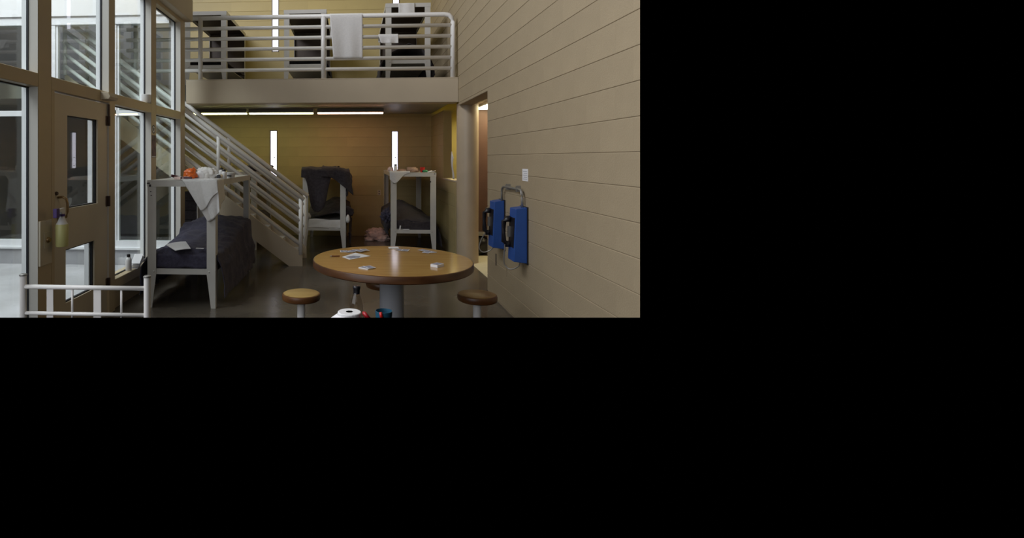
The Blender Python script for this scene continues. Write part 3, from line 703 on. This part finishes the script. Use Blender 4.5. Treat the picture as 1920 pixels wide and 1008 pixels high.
# blankets slung over the top of the middle bunk
def slung(u, v):
    x = -0.875 + 0.60 * u
    hang = 0.13 + 0.60 * math.exp(-(abs(u - 0.56) / 0.35) ** 6) * (1 - 0.5 * max(0, u - 0.55))
    if v < 0.35:
        s = v / 0.35; y = 9.40 - 0.39 * s; z = 1.38 + 0.075 * math.sin(PI * (0.2 + 0.6 * s)) + 0.03 * nz(u * 3, s * 2, 1.5, 1.5)
    else:
        s = (v - 0.35) / 0.65; y = 9.005 - 0.03 * math.sin(u * 12) * s - 0.02 * s; z = 1.41 - hang * s
        x += (-0.16 * max(0, u - 0.35)) * s
    return (x, y, z)
tag(MB().grid(slung, 36, 36).build('blanket', M_CHAR, smooth=True, solid=0.014), 'charcoal blanket slung over the deck, hanging down the middle of that bunk front', 'blanket')
def slung2(u, v):
    x = -0.52 + 0.44 * u + 0.10 * v * u
    if v < 0.4:
        s = v / 0.4; y = 9.45 - 0.45 * s; z = 1.395 + 0.06 * math.sin(PI * (0.15 + 0.6 * s)) - 0.05 * u * u + 0.03 * nz(u * 3, s * 2, 8.5, 1.5)
    else:
        s = (v - 0.4) / 0.6; y = 8.985 - 0.02 * math.sin(u * 10); z = 1.395 - 0.05 * u * u - s * (0.10 + 0.38 * max(0, u - 0.25) ** 1.2)
    return (x, y, z)
tag(MB().grid(slung2, 30, 30).build('jacket', M_CHAR, smooth=True, solid=0.03), 'dark jacket slung over the right corner of the bunk deck by the stairs', 'jacket')
def side_hang(u, v):
    return (-0.095 + 0.06 * math.sin(PI * min(1, v * 1.2)) * 1.2 + 0.015 * math.sin(u * 9), 9.0 + 0.5 * u, 1.375 - v * (0.42 - 0.2 * u))
tag(MB().grid(side_hang, 16, 16).build('jacket_sleeve', M_CHAR, smooth=True, solid=0.025), 'dark sleeve drooping past the right edge of the same bunk deck', 'jacket')
bottle('small dark capped bottle standing behind the jacket on the deck', (-0.24, 9.30, ZD), 0.022, 0.075, M_WHITEP, M_BLACK, 0.022, 0.025)

# bunk behind the stairs
tag(drape([(-2.52, 0.12), (-2.50, 0.40), (-2.40, 0.52), (-2.1, 0.56), (-1.80, 0.55), (-1.68, 0.50), (-1.64, 0.30), (-1.62, 0.12)], 9.14, 10.6, 0.05, 17.0, 30, 30, 4.5).build('blanket', M_CHAR, smooth=True, solid=0.012), 'dark blanket on the bunk behind the stair rails', 'blanket')
tag(MB().blob((-1.68, 9.40, 1.43), (0.26, 0.20, 0.075), 0.3, 2.6, 3, 81, flat=-0.052).build('jacket', M_CHAR, smooth=True), 'dark jacket heaped on the deck of the bunk behind the stair rails', 'jacket')
for i in range(6):  # invented stack, put in to fill the dark space under the stairs
    tag(MB().box(-3.02 + 0.012 * (i % 2), -2.56 + 0.01 * (i % 3), 9.15, 9.9, 0.17 * i + 0.001, 0.17 * i + 0.166).build('dark_stack_block', M_CHAR, bevel=0.03, seg=3), ['lowest', 'second', 'third', 'fourth', 'fifth', 'topmost'][i] + ' dark block of the invented stack filling the dark space under the stairs', 'mattress', 'invented dark stack under the stairs')

# right lower bunk (bc)
tag(rounded_box('mattress', 0.665, 1.37, 8.80, 10.6, 0.397, 0.47, M_SHEET), 'thin pale mattress on the lower bunk nearest the column', 'mattress')
def zC(x, v, z): return (0.16 * math.exp(-((x - 0.95) / 0.30) ** 2) * min(1, v * 3) + 0.05 * v) if z > 0.45 else 0
tag(drape([(0.60, 0.30), (0.585, 0.44), (0.60, 0.54), (0.70, 0.56), (0.95, 0.56), (1.2, 0.52), (1.36, 0.50), (1.42, 0.45), (1.47, 0.30), (1.50, 0.12)], 8.84, 10.55, 0.04, 21.0, 40, 40, 4.2, zC).build('blanket', M_CHAR, smooth=True, solid=0.012), 'charcoal blanket covering the lower bunk nearest the column', 'blanket')
tag(MB().grid(lambda u, v: (0.70 + 0.62 * u, 8.80 - 0.008 * abs(math.sin(u * 7)), 0.575 - 0.145 * v - 0.03 * u + 0.012 * math.sin(u * 8)), 20, 8).build('sheet', M_CHAR, smooth=True, solid=0.01), 'dark blanket front edge tucked at the end of that bunk', 'bedding')
tag(MB().blob((0.60, 9.0, 0.63), (0.10, 0.20, 0.11), 0.55, 3.2, 4, 31).build('rolled_blanket', M_NAVY, smooth=True), 'dark bedding roll bulging past the left leg of the bunk nearest the column', 'blanket')
tag(MB().blob((0.60, 8.95, 0.50), (0.06, 0.12, 0.11), 0.3, 2.6, 3, 33).build('bedding_fold', M_CHAR, smooth=True), 'fold of dark bedding sagging under the roll', 'blanket')
tag(MB().rbox((0.80, 8.772, 0.455), (0.022, 0.006, 0.07), 0, 0, 0.15).build('card', M_PAPER), 'small white card propped at the foot of the bunk nearest the column', 'card')
tag(MB().rbox((0.90, 8.772, 0.427), (0.10, 0.02, 0.012)).build('comb', M_PAPER), 'white strip lying on the front bar of the bunk nearest the column', 'comb')
def tw2(u, v):
    x = 0.63 + 0.34 * u - 0.02 * v
    if v < 0.3: return (x, 9.0 - 0.25 * v / 0.3, 1.385 + 0.02 * abs(nz(u * 2, v * 3, 3)))
    s = (v - 0.3) / 0.7
    return (x + 0.015 * s, 8.745 - 0.012 * math.sin(u * 6) - 0.006, 1.385 - s * (0.17 * math.exp(-((u - 0.25) / 0.35) ** 2) + 0.02))
tag(MB().grid(tw2, 24, 18).build('towel', M_TOWEL, smooth=True, solid=0.008), 'white towel draped over the left front corner of the deck nearest the column', 'towel')
bottle('clear bottle with black cap standing on the deck before the slit window', (0.735, 8.90, 1.40), 0.028, 0.085, M_WHITEP, M_BLACK, 0.022, 0.025)
tag(MB().blob((0.655, 8.95, 1.42), (0.05, 0.06, 0.045), 0.3, 2.4, 3, 41, flat=-0.03).build('cloth', M_PINK, smooth=True), 'faded pink cloth at the left end of the deck nearest the column', 'cloth')
tag(MB().blob((1.03, 8.95, 1.41), (0.10, 0.08, 0.05), 0.4, 2.4, 3, 42, flat=-0.035).build('cloth', M_TAN, smooth=True), 'tan crumpled cloth left of the red cup on the deck', 'cloth')
tag(MB().blob((0.86, 9.0, 1.395), (0.10, 0.08, 0.03), 0.4, 2.4, 3, 43, flat=-0.02).build('cloth', M_TAN, smooth=True), 'low tan cloth behind the white towel on the deck', 'cloth')
t = thing('cup', 'small red cup on the deck nearest the column', 'cup', (1.185, 8.9, ZD))
o = MB().lathe([(0, 0), (0.03, 0), (0.042, 0.085), (0.038, 0.085), (0.027, 0.006), (0, 0.006)], (1.185, 8.9, ZD), 20).build('cup_body', M_RED, t); smooth_angle(o, 0.7)
t = thing('tube', 'green tube lying beside the red cup', 'tube', (1.23, 8.82, ZD))
MB().tube([(1.18, 8.80, ZD + 0.022), (1.255, 8.80, ZD + 0.022)], [0.022, 0.018], 12).build('tube_body', M_GREEN, t, smooth=True)
MB().tube([(1.165, 8.80, ZD + 0.02), (1.18, 8.80, ZD + 0.02)], 0.012, 10).build('cap', M_BLACK, t)
for i, (x, rz) in enumerate(((1.29, 0.2), (1.345, -0.5))):
    tag(MB().rbox((x, 8.80 + 0.02 * i, ZD + 0.016), (0.085, 0.05, 0.012), rz, 0.1, -0.25).build('folded_paper', M_PAPER), ['folded white paper just right of the green tube', 'folded white paper at the right end of the deck'][i], 'paper', 'folded papers on the deck')
# pink clothes on the floor by the back wall
tag(MB().blob((0.48, 10.45, 0.095), (0.20, 0.17, 0.13), 0.45, 4.6, 4, 51, flat=-0.093).build('clothes_pile', M_PINK, smooth=True), 'heap of pink clothes on the floor against the back wall', 'clothes')
tag(MB().blob((0.60, 10.25, 0.045), (0.13, 0.12, 0.065), 0.45, 3.2, 4, 52, flat=-0.043).build('clothes_pile', M_PINK, smooth=True), 'smaller pink garment lying right of the pink heap', 'clothes')
tag(MB().blob((0.34, 10.22, 0.03), (0.09, 0.07, 0.045), 0.45, 3.0, 3, 53, flat=-0.028).build('clothes_pile', M_PINK, smooth=True), 'small pink garment lying left of the pink heap', 'clothes')
# wall outlet behind
t = thing('wall_outlet', 'beige outlet plate low on the back wall between two bunks', 'outlet', (0.562, YB, 0.9))
MB().box(0.527, 0.597, YB - 0.008, YB, 0.845, 0.955).build('cover_plate', M_CREAM, t, bevel=0.002)
for zz in (0.875, 0.925): MB().box(0.548, 0.576, YB - 0.0095, YB - 0.007, zz - 0.012, zz + 0.012).build('socket', M_SLITF, t)

# upper bunks bedding
for i, (x, y, L, lab) in enumerate(((-2.965, 9.13, 1.6, 'dark bedding on the left upper tier bunk'), (-1.193, 9.13, 1.6, 'dark bedding on the middle upper tier bunk'), (0.567, 8.85, 1.85, 'dark bedding on the right upper tier bunk'))):
    z0 = ZM + 0.001
    hi = (0.0, 0.0, 0.34)[i]
    pth = [(x + 0.03, z0 + 0.46), (x + 0.2, z0 + 0.5 + hi * 0.3), (x + 0.4, z0 + 0.5 + hi * 0.6), (x + 0.6, z0 + 0.5 + hi * 0.4), (x + 0.74, z0 + 0.47), (x + 0.80, z0 + 0.35), (x + 0.83, z0 + 0.16)]
    if i == 2: pth = [(x - 0.09, z0 + 0.10), (x - 0.08, z0 + 0.35), (x - 0.02, z0 + 0.48)] + pth[1:]
    if i == 0: pth = pth[:5]
    tag(drape(pth, y + 0.06, y + L, 0.03, 60 + i, 30, 30, 4.5).build('blanket', M_CHAR, smooth=True, solid=0.012), lab, 'blanket', 'blankets on the upper tier bunks')
# towels on the railing
def rail_towel(x0, x1, z_top, drop, back, seed, skew=0.0, yo=RY):
    def fn(u, v):
        x = x0 + (x1 - x0) * u
        tot = drop + back + 0.10; s = v * tot
        r = 0.036; wv = 0.006 * math.sin(u * 11 + seed)
        if s < back: return (x, yo + r, z_top - back + s)
        if s < back + 0.10:
            a = (s - back) / 0.10 * PI; return (x, yo + r * math.cos(a), z_top + r * math.sin(a))
        q = s - back - 0.10
        return (x + skew * (q / drop) * (1 - u), yo - r - wv * q / drop * 2 - 0.004, z_top - q)
    return MB().grid(fn, 24, 30)
tag(rail_towel(-0.345, 0.165, zr[0], 0.67, 0.35, 1.0, 0.055).build('towel', M_TOWEL, smooth=True, solid=0.008), 'large white towel hanging over the upper tier railing', 'towel')
tag(rail_towel(0.41, 0.715, zr[2], 0.11, 0.08, 2.0, 0.045).build('washcloth', M_TOWEL, smooth=True, solid=0.006), 'small white washcloth folded over a lower rail of the upper tier', 'towel')
tag(MB().grid(lambda u, v: (0.78 + 0.27 * u, 8.95 - 0.12 * min(1, v / 0.4) + 0.006 * math.sin(u * 8), ZM - 0.01 + BH + 0.008 - max(0, v - 0.4) / 0.6 * (0.20 + 0.012 * math.sin(u * 7))), 16, 16).build('cloth', M_SHEET, smooth=True, solid=0.006), 'white cloth hanging from the deck of the right upper tier bunk', 'cloth')

# ------------------------------------------------------------------ table and stools
TX, TY, TZ, TR = 0.335, 4.44, 0.76, 0.665
tb = thing('round_table', 'round varnished wooden table on a grey pedestal in the middle of the hall', 'table', (TX, TY, 0))
o = MB().lathe([(0, 0), (TR - 0.012, 0), (TR - 0.002, -0.004)], (TX, TY, TZ), 96)
o = MB().lathe([(0, -0.002), (TR - 0.010, -0.002), (TR - 0.008, 0.0), (0, 0.0)], (TX, TY, TZ), 96).build('tabletop', M_WOOD, tb); smooth_angle(o)
o = MB().lathe([(0, -0.06), (TR - 0.006, -0.06), (TR, -0.054), (TR, -0.008), (TR - 0.003, -0.003), (TR - 0.009, -0.0005), (TR - 0.012, -0.0022), (0, -0.0022)], (TX, TY, TZ), 96).build('rim', M_RIM, tb); smooth_angle(o)
o = MB().lathe([(0.1025, 0.0), (0.1025, TZ - 0.06)], (TX, TY, 0), 48).build('pedestal', mat('grey_pedestal_enamel', (0.42, 0.43, 0.46), 0.3), tb, cut=True); smooth_angle(o)
o = MB().lathe([(0, 0), (0.17, 0), (0.17, 0.012), (0, 0.012)], (TX, TY, TZ - 0.074), 32).build('mounting_plate', M_STEEL, tb); smooth_angle(o)
def stool(label, x, y, m):
    t = thing('stool', label, 'stool', (x, y, 0), 'fixed stools around the round table')
    o = MB().lathe([(0, 0.39), (0.15, 0.39), (0.162, 0.397), (0.166, 0.41), (0.166, 0.43), (0.162, 0.444), (0.15, 0.4492), (0, 0.4492)], (x, y, 0), 48).build('seat', M_WOODE, t); smooth_angle(o, 0.5)
    o = MB().lathe([(0, 0.449), (0.153, 0.449), (0.150, 0.4505), (0, 0.4505)], (x, y, 0), 48).build('seat_top', m, t); smooth_angle(o, 0.5)
    o = MB().lathe([(0.035, 0.0), (0.035, 0.39)], (x, y, 0), 24).build('post', M_RAIL, t, cut=True); smooth_angle(o)
    return t
stool('round wooden stool left of the table with a light top', -0.437, 4.49, M_WOODL)
stool('round wooden stool right of the table beside the block wall, darker top', 1.07, 4.55, M_WOODD)
stool('round wooden stool behind the pedestal, half hidden under the far side of the table', 0.297, 4.98, M_WOODD)
# cards and papers on the table
def card(x, y, rz, z, label, group, face=False, name='playing_card', n=1, tilt=0.0):
    t = thing(name, label, 'playing card' if n == 1 else 'card stack', (x, y, z), group)
    h = 0.0012 if n == 1 else 0.0004 * n
    MB().rbox((x, y, z + h / 2 + 0.0006), (0.064, 0.089, h), rz, 0, tilt).build('card_body' if n == 1 else 'stack_body', M_PAPER, t)
    MB().rbox((x, y, z + h + 0.0009), (0.052, 0.077, 0.0006), rz, 0, tilt).build('card_back' if n == 1 else 'top_back', M_CARDBACK, t)
    return t
z = TZ
G1 = 'cards fanned at the far left of the table'
for i, (x, y, rz) in enumerate(((-0.075, 4.775, 0.1), (-0.035, 4.755, 0.5), (0.005, 4.77, -0.4), (0.055, 4.80, 0.8), (0.085, 4.765, -0.7), (0.115, 4.795, 0.4))):
    card(x, y, rz, z + 0.0025 * i, ['leftmost grey card lying behind the white paper', 'second grey card behind the left edge of the paper', 'third grey card lying behind the middle of the paper', 'fourth grey card turned across its neighbours', 'fifth grey card behind the right edge of the paper', 'rightmost grey card of the group behind the paper'][i], G1, tilt=0.05 * (i % 2))
t = thing('printed_page', 'white page with a dark picture lying on the left of the table', 'paper', (0.03, 4.53, z))
MB().prism([(-0.085, 4.50), (-0.02, 4.385), (0.16, 4.555), (0.03, 4.70)], 'z', z + 0.001, z + 0.003).build('page', M_PAPER, t)
MB().prism([(-0.055, 4.495), (-0.01, 4.42), (0.06, 4.47), (0.075, 4.54), (0.01, 4.56)], 'z', z + 0.003, z + 0.0036).build('picture', M_INK, t)
t = thing('pen', 'brown pen lying left of the printed page on the table', 'pen', (-0.14, 4.515, z))
MB().tube([(-0.175, 4.510, z + 0.006), (-0.105, 4.52, z + 0.006)], 0.0055, 8).build('barrel', mat('brown_plastic', (0.16, 0.05, 0.02), 0.4), t)
MB().tube([(-0.19, 4.508, z + 0.006), (-0.175, 4.510, z + 0.006)], [0.002, 0.0055], 8).build('tip', M_STEEL, t)
G2 = 'card stacks on the table'
card(0.105, 4.05, 0.9, z, 'grey card stack near the front left edge of the table', G2, n=18, name='card_stack')
card(0.135, 4.06, 0.5, z + 0.008, 'grey card lying askew on the front left stack', 'loose cards by the front stack')
card(0.668, 4.155, -0.75, z, 'squared deck of grey cards near the front right edge of the table', G2, n=52, name='card_deck')
for i, (x, y, rz, f) in enumerate(((0.395, 4.98, 0.3, 1), (0.45, 4.865, 0.9, 0), (0.49, 4.85, -0.3, 0), (0.655, 4.84, 0.7, 0), (0.69, 4.80, 0.1, 0), (0.715, 4.785, 0.5, 0), (0.675, 4.76, -0.5, 0))):
    card(x, y, rz, z + 0.002 * (i % 4), ['white card lying in the window glare at the far edge of the table', 'grey card at the far side right of the glare', 'grey card overlapping another right of the glare', 'left card of the group at the far right of the table', 'card in the middle of the far right group', 'right card of the far right group', 'front card of the far right group'][i], 'cards at the far side of the table')
sheet_paper('paper_slip', 'white paper slip in the glare at the far edge of the table', 'paper', [(0.345, 5.01, z + .004), (0.44, 5.02, z + .004), (0.44, 4.94, z + .004), (0.345, 4.93, z + .004)], 0.002)

# ------------------------------------------------------------------ wall phones
def phone(label, y, zb):
    t = thing('wall_phone', label, 'telephone', (XR, y, zb), 'blue wall phones')
    h = 0.52; w = 0.19; x0 = XR - 0.005; dt, db = 0.105, 0.125
    MB().prism([(x0, zb), (x0 - db, zb + 0.015), (x0 - dt, zb + h - 0.015), (x0, zb + h)], 'y', y, y + w).build('housing', M_BLUE, t, bevel=0.006)
    MB().box(XR - 0.012, XR + 0.001, y - 0.012, y + w + 0.012, zb - 0.01, zb + h + 0.004).build('back_plate', M_BLACK, t)
    def fx(z): return x0 - db + (db - dt) * (z - zb) / h
    MB().prism([(fx(zb + 0.14) - 0.004, zb + 0.14), (fx(zb + 0.42) - 0.004, zb + 0.42), (fx(zb + 0.42) + 0.01, zb + 0.42), (fx(zb + 0.14) + 0.01, zb + 0.14)], 'y', y + 0.02, y + w - 0.012).build('face_plate', M_BLACK, t)
    xh = fx(zb + 0.28); yh = y + w - 0.05
    hs = MB()
    hs.tube([(xh - 0.004, yh, zb + 0.40), (xh - 0.035, yh, zb + 0.40), (xh - 0.062, yh, zb + 0.375), (xh - 0.066, yh, zb + 0.28), (xh - 0.062, yh, zb + 0.185), (xh - 0.035, yh, zb + 0.16), (xh - 0.004, yh, zb + 0.16)], [0.030, 0.032, 0.024, 0.017, 0.024, 0.032, 0.030], 12)
    hd = hs.build('handset', M_BLACK, t, smooth=True)
    MB().box(xh - 0.026, xh, yh - 0.012, yh + 0.012, zb + 0.23, zb + 0.33).build('hook', M_STEEL, t)
    return t, xh, yh
pa, xa, ya = phone('blue wall phone next to the doorway, farther of the two', 5.685, 0.64)
pb, xb, yb = phone('blue wall phone nearer the camera, hung right of the other', 4.955, 0.632)
def cord(pts, label, g='armoured phone cords'):
    from mathutils.geometry import interpolate_bezier
    P = [Vector(p) for p in pts]; out = []
    for i in range(len(P) - 1):
        a = P[max(i - 1, 0)]; b = P[i]; c = P[i + 1]; d = P[min(i + 2, len(P) - 1)]
        out += interpolate_bezier(b, b + (c - a) / 6, c - (d - b) / 6, c, 9)[:-1]
    out.append(P[-1])
    return MB().tube(out, 0.006, 8)
cord([(xa - 0.05, ya, 0.80), (xa - 0.08, ya + 0.05, 0.72), (xa - 0.10, ya + 0.08, 0.62), (xa - 0.06, ya + 0.07, 0.57), (xa + 0.02, ya + 0.05, 0.60), (xa + 0.05, ya + 0.0, 0.67)], '').build('cord', M_ARMOUR, pa, smooth=True)
cord([(xb - 0.05, yb, 0.79), (xb - 0.055, yb + 0.02, 0.68), (xb - 0.045, yb + 0.03, 0.59), (xb + 0.0, yb + 0.0, 0.55), (xb + 0.06, yb - 0.05, 0.59), (xb + 0.07, yb - 0.06, 0.64)], '').build('cord', M_ARMOUR, pb, smooth=True)
cd = thing('conduit', 'bent steel conduit joining the tops of the two blue phones', 'conduit', (XR, 5.3, 1.16))
xc = XR - 0.03
arc = [(xc, 5.70, 1.155), (xc, 5.70, 1.24)] + [(xc, 5.63 + 0.07 * math.cos(a), 1.24 + 0.07 * math.sin(a)) for a in (0.4, 0.8, 1.2)] + [(xc, 5.60, 1.312), (xc, 5.12, 1.312)] + [(xc, 5.10 - 0.07 * math.sin(a), 1.242 + 0.07 * math.cos(a)) for a in (0.4, 0.8, 1.2)] + [(xc, 5.03, 1.24), (xc, 5.03, 1.148)]
MB().tube(arc, 0.0125, 10).build('pipe', M_STEEL, cd, smooth=True)
for y in (5.50, 5.17): MB().box(xc - 0.016, XR, y - 0.008, y + 0.008, 1.285, 1.345).build('pipe_clip', M_STEEL, cd)
t = thing('wall_label', 'small white notice stuck on the block wall above the phones', 'notice', (XR, 5.035, 1.45))
MB().box(XR - 0.002, XR, 4.955, 5.115, 1.395, 1.51).build('sheet', M_PAPER, t)
for i in range(5): MB().box(XR - 0.0026, XR - 0.0015, 4.975, 5.095 - 0.02 * (i % 2), 1.41 + 0.018 * i, 1.416 + 0.018 * i).build('text_line', mat('grey_ink', (0.45, 0.45, 0.47), 0.8), t)
tag(MB().box(XR - 0.004, XR + 0.001, 6.02, 6.045, 0.395, 0.53).build('wall_slot', M_CHIP), 'thin dark slot low on the block wall below the far phone', 'slot')
tag(MB().box(XR - 0.003, XR + 0.001, 5.62, 5.645, 0.36, 0.50).build('wall_slot', M_MORTAR), 'faint scratch low on the block wall between the two phones', 'slot')

# ------------------------------------------------------------------ doorway details
tag(MB().blob((2.15, 8.85, 0.16), (0.16, 0.10, 0.16), 0.25, 2.4, 3, 71, flat=-0.155).build('trash_bag', M_BLACK, smooth=True), 'black bag on the wash room floor beyond the doorway', 'bag')
tag(MB().box(1.99, 2.30, 8.78, 8.99, 0.33, 0.37).build('bench', M_STEEL, bevel=0.008), 'grey bench shelf on the end wall of the wash room', 'bench')
tag(MB().grid(lambda u, v: (1.60 - 0.012 * math.sin(v * 5), 8.37 + 0.14 * u, 1.62 - 0.34 * v + 0.1 * u * (1 - v)), 8, 10).build('towel', M_TOWEL, smooth=True, solid=0.006), 'white towel hanging beside the round column above the half wall', 'towel')
tag(MB().box(1.66, 1.70, 8.36, 8.42, 1.26, 2.45).build('partition_post', mat('maroon_partition', (0.06, 0.025, 0.03), 0.5), bevel=0.004), 'dark maroon partition edge beside the round column', 'partition')

# ------------------------------------------------------------------ door bottle and stickers
t = thing('spray_bottle', 'spray bottle of pale yellow cleaner with purple trigger hanging on the door handle', 'bottle', (-2.405, 4.20, 0.88))
bx, by = -2.40, 4.195
o = MB().lathe([(0, 0), (0.046, 0), (0.05, 0.01), (0.05, 0.175), (0.046, 0.185), (0, 0.185)], (bx, by, 0.88), 24).build('body', M_YELLOW, t); smooth_angle(o, 0.7)
o = MB().lathe([(0, 0.185), (0.046, 0.185), (0.034, 0.205), (0.026, 0.225), (0.02, 0.25), (0, 0.25)], (bx, by, 0.88), 24).build('shoulder', M_WHITEP, t); smooth_angle(o, 0.7)
o = MB().lathe([(0, 0.25), (0.024, 0.25), (0.024, 0.268), (0, 0.268)], (bx, by, 0.88), 20).build('collar', M_PURPLE, t); smooth_angle(o, 0.7)
MB().prism([(by - 0.075, 1.19), (by + 0.02, 1.20), (by + 0.03, 1.175), (by + 0.015, 1.148), (by - 0.015, 1.148), (by - 0.02, 1.165), (by - 0.075, 1.17)], 'x', bx - 0.012, bx + 0.012).build('spray_head', M_WHITEP, t, bevel=0.003)
MB().box(bx - 0.016, bx + 0.016, by - 0.105, by - 0.06, 1.125, 1.20).build('trigger', M_PURPLE, t, bevel=0.004)
t = thing('round_sticker', 'round black and white star sticker on the beige mullion', 'sticker', (XF, 6.44, 1.97))
def disc(r, x, y, z, n=24, inner=0):
    q = MB(); pts = [(y + r * math.cos(2 * PI * k / n), z + r * math.sin(2 * PI * k / n)) for k in range(n)]
    return q.prism(pts, 'x', x, x + 0.0012)
disc(0.055, XF + 0.0002, 6.455, 1.975).build('ring', M_BLACK, t)
disc(0.040, XF + 0.0016, 6.455, 1.975).build('field', M_PAPER, t)
sp = []
for k in range(10):
    r = 0.034 if k % 2 == 0 else 0.014
    sp.append((6.455 + r * math.sin(2 * PI * k / 10), 1.975 + r * math.cos(2 * PI * k / 10)))
MB().prism(sp, 'x', XF + 0.003, XF + 0.0042).build('star', M_BLACK, t)
t = thing('picture_strip', 'dark picture strip with pinkish figures stuck on the beige mullion', 'poster', (XF, 6.45, 1.75))
MB().box(XF, XF + 0.0015, 6.395, 6.535, 1.62, 1.90).build('print', mat('dark_print', (0.05, 0.03, 0.035), 0.5, col2=(0.20, 0.11, 0.11), vscale=16), t)
MB().box(XF + 0.0015, XF + 0.002, 6.40, 6.53, 1.625, 1.635).build('print_edge', M_PAPER, t)
t = thing('sprinkler_cap', 'white round cap fixed on the transom beside the third mullion', 'fixture', (XF, 6.36, 2.32))
o = MB().lathe([(0, -0.05), (0.045, -0.05), (0.055, -0.03), (0.055, 0.05), (0.0, 0.06)], (XF - 0.04, 6.32, 2.345), 20).build('cap_body', M_WHITEP, t); smooth_angle(o)

# ------------------------------------------------------------------ foreground: bed end and the near table's goods
be_ = thing('bed_end', 'white tubular metal bed end standing in the left foreground', 'bed end', (-1.68, 3.2, 0.6))
for x in (-2.085, -1.28):
    po = MB().tube([(x, 3.2, 0.3), (x, 3.2, 0.865)], 0.0205, 16).build('post', M_RAIL, be_, cut=True); smooth_angle(po)
    MB().lathe([(0, 0), (0.0235, 0), (0.0235, 0.008), (0.015, 0.012), (0, 0.012)], (x, 3.2, 0.865), 20).build('cap_ring', M_STEEL, po, smooth=False)
MB().tube([(-2.085, 3.2, 0.795), (-1.28, 3.2, 0.795)], 0.0145, 12).build('top_rail', M_RAIL, be_, smooth=True)
MB().tube([(-2.085, 3.2, 0.628), (-1.28, 3.2, 0.628)], 0.012, 12).build('lower_rail', M_RAIL, be_, smooth=True, cut=True)
for x, w in ((-1.908, 0.021), (-1.60, 0.024)): MB().box(x - w, x + w, 3.196, 3.204, 0.60, 0.79).build('flat_bar', M_RAIL, be_, cut=True)
for x in (-1.763, -1.445): MB().tube([(x, 3.2, 0.5), (x, 3.2, 0.79)], 0.007, 10).build('rod', M_RAIL, be_, smooth=True, cut=True)

t = thing('paper_roll', 'white paper roll with a loose outer sheet in the near foreground', 'paper roll', (-0.012, 2.45, 0.78))
rx, ry, rz_ = -0.012, 2.45, 0.893
o = MB().lathe([(0.0165, 0), (0.052, 0), (0.055, -0.003), (0.055, -0.13), (0.0165, -0.13), (0.0165, 0)], (rx, ry, rz_), 48).build('roll', M_TISSUE, t, cut=True); smooth_angle(o, 0.6)
o = MB().lathe([(0.0163, -0.001), (0.0163, -0.13), (0, -0.13), (0, -0.05)], (rx, ry, rz_), 24).build('core', M_CORE, t, cut=True)
MB().grid(lambda u, v: (rx + (0.0565 + 0.048 * v) * math.cos(2.5 + 2.6 * u), ry + (0.0565 + 0.03 * v) * math.sin(2.5 + 2.6 * u), rz_ - 0.012 - 0.034 * v), 24, 8).build('loose_sheet', M_TISSUE, t, smooth=True, cut=True)
t = thing('cup', 'dark teal plastic cup with a red spoon in it, in the near foreground', 'cup', (0.145, 2.4, 0.8))
o = MB().lathe([(0.0, -0.10), (0.031, -0.10), (0.039, 0), (0.0365, 0.001), (0.029, -0.095), (0, -0.095)], (0.145, 2.4, 0.914), 40).build('cup_body', M_TEAL, t, cut=True); smooth_angle(o, 0.6)
t = thing('spoon', 'red plastic spoon standing in the teal cup', 'spoon', (0.14, 2.38, 0.85))
MB().tube([(0.128, 2.362, 0.918), (0.136, 2.36, 0.88), (0.140, 2.362, 0.83)], [0.006, 0.009, 0.008], 10).build('handle', M_RED, t, smooth=True, cut=True)
t = thing('toothbrush', 'dark red plastic handle leaning right of the paper roll', 'toothbrush', (0.07, 2.42, 0.86))
MB().tube([(0.052, 2.44, 0.893), (0.058, 2.43, 0.891), (0.092, 2.40, 0.855)], [0.006, 0.0105, 0.0095], 10).build('handle', mat('dark_red_plastic', (0.36, 0.012, 0.018), 0.35), t, smooth=True, cut=True)
t = thing('clear_bottle', 'clear empty bottle with a black cap behind the paper roll', 'bottle', (0.023, 2.6, 0.76))
o = MB().lathe([(0.0, -0.2), (0.034, -0.2), (0.034, -0.06), (0.030, -0.03), (0.018, -0.004), (0.016, 0.0), (0.0, 0.0)], (0.023, 2.6, 0.944), 32).build('body', M_CLEAR, t, cut=True); smooth_angle(o, 0.7)
o = MB().lathe([(0, -0.006), (0.016, -0.006), (0.0165, 0.018), (0.0195, 0.022), (0.0195, 0.031), (0.017, 0.034), (0, 0.034)], (0.023, 2.6, 0.944), 24).build('cap', M_BLACK, t); smooth_angle(o, 0.7)
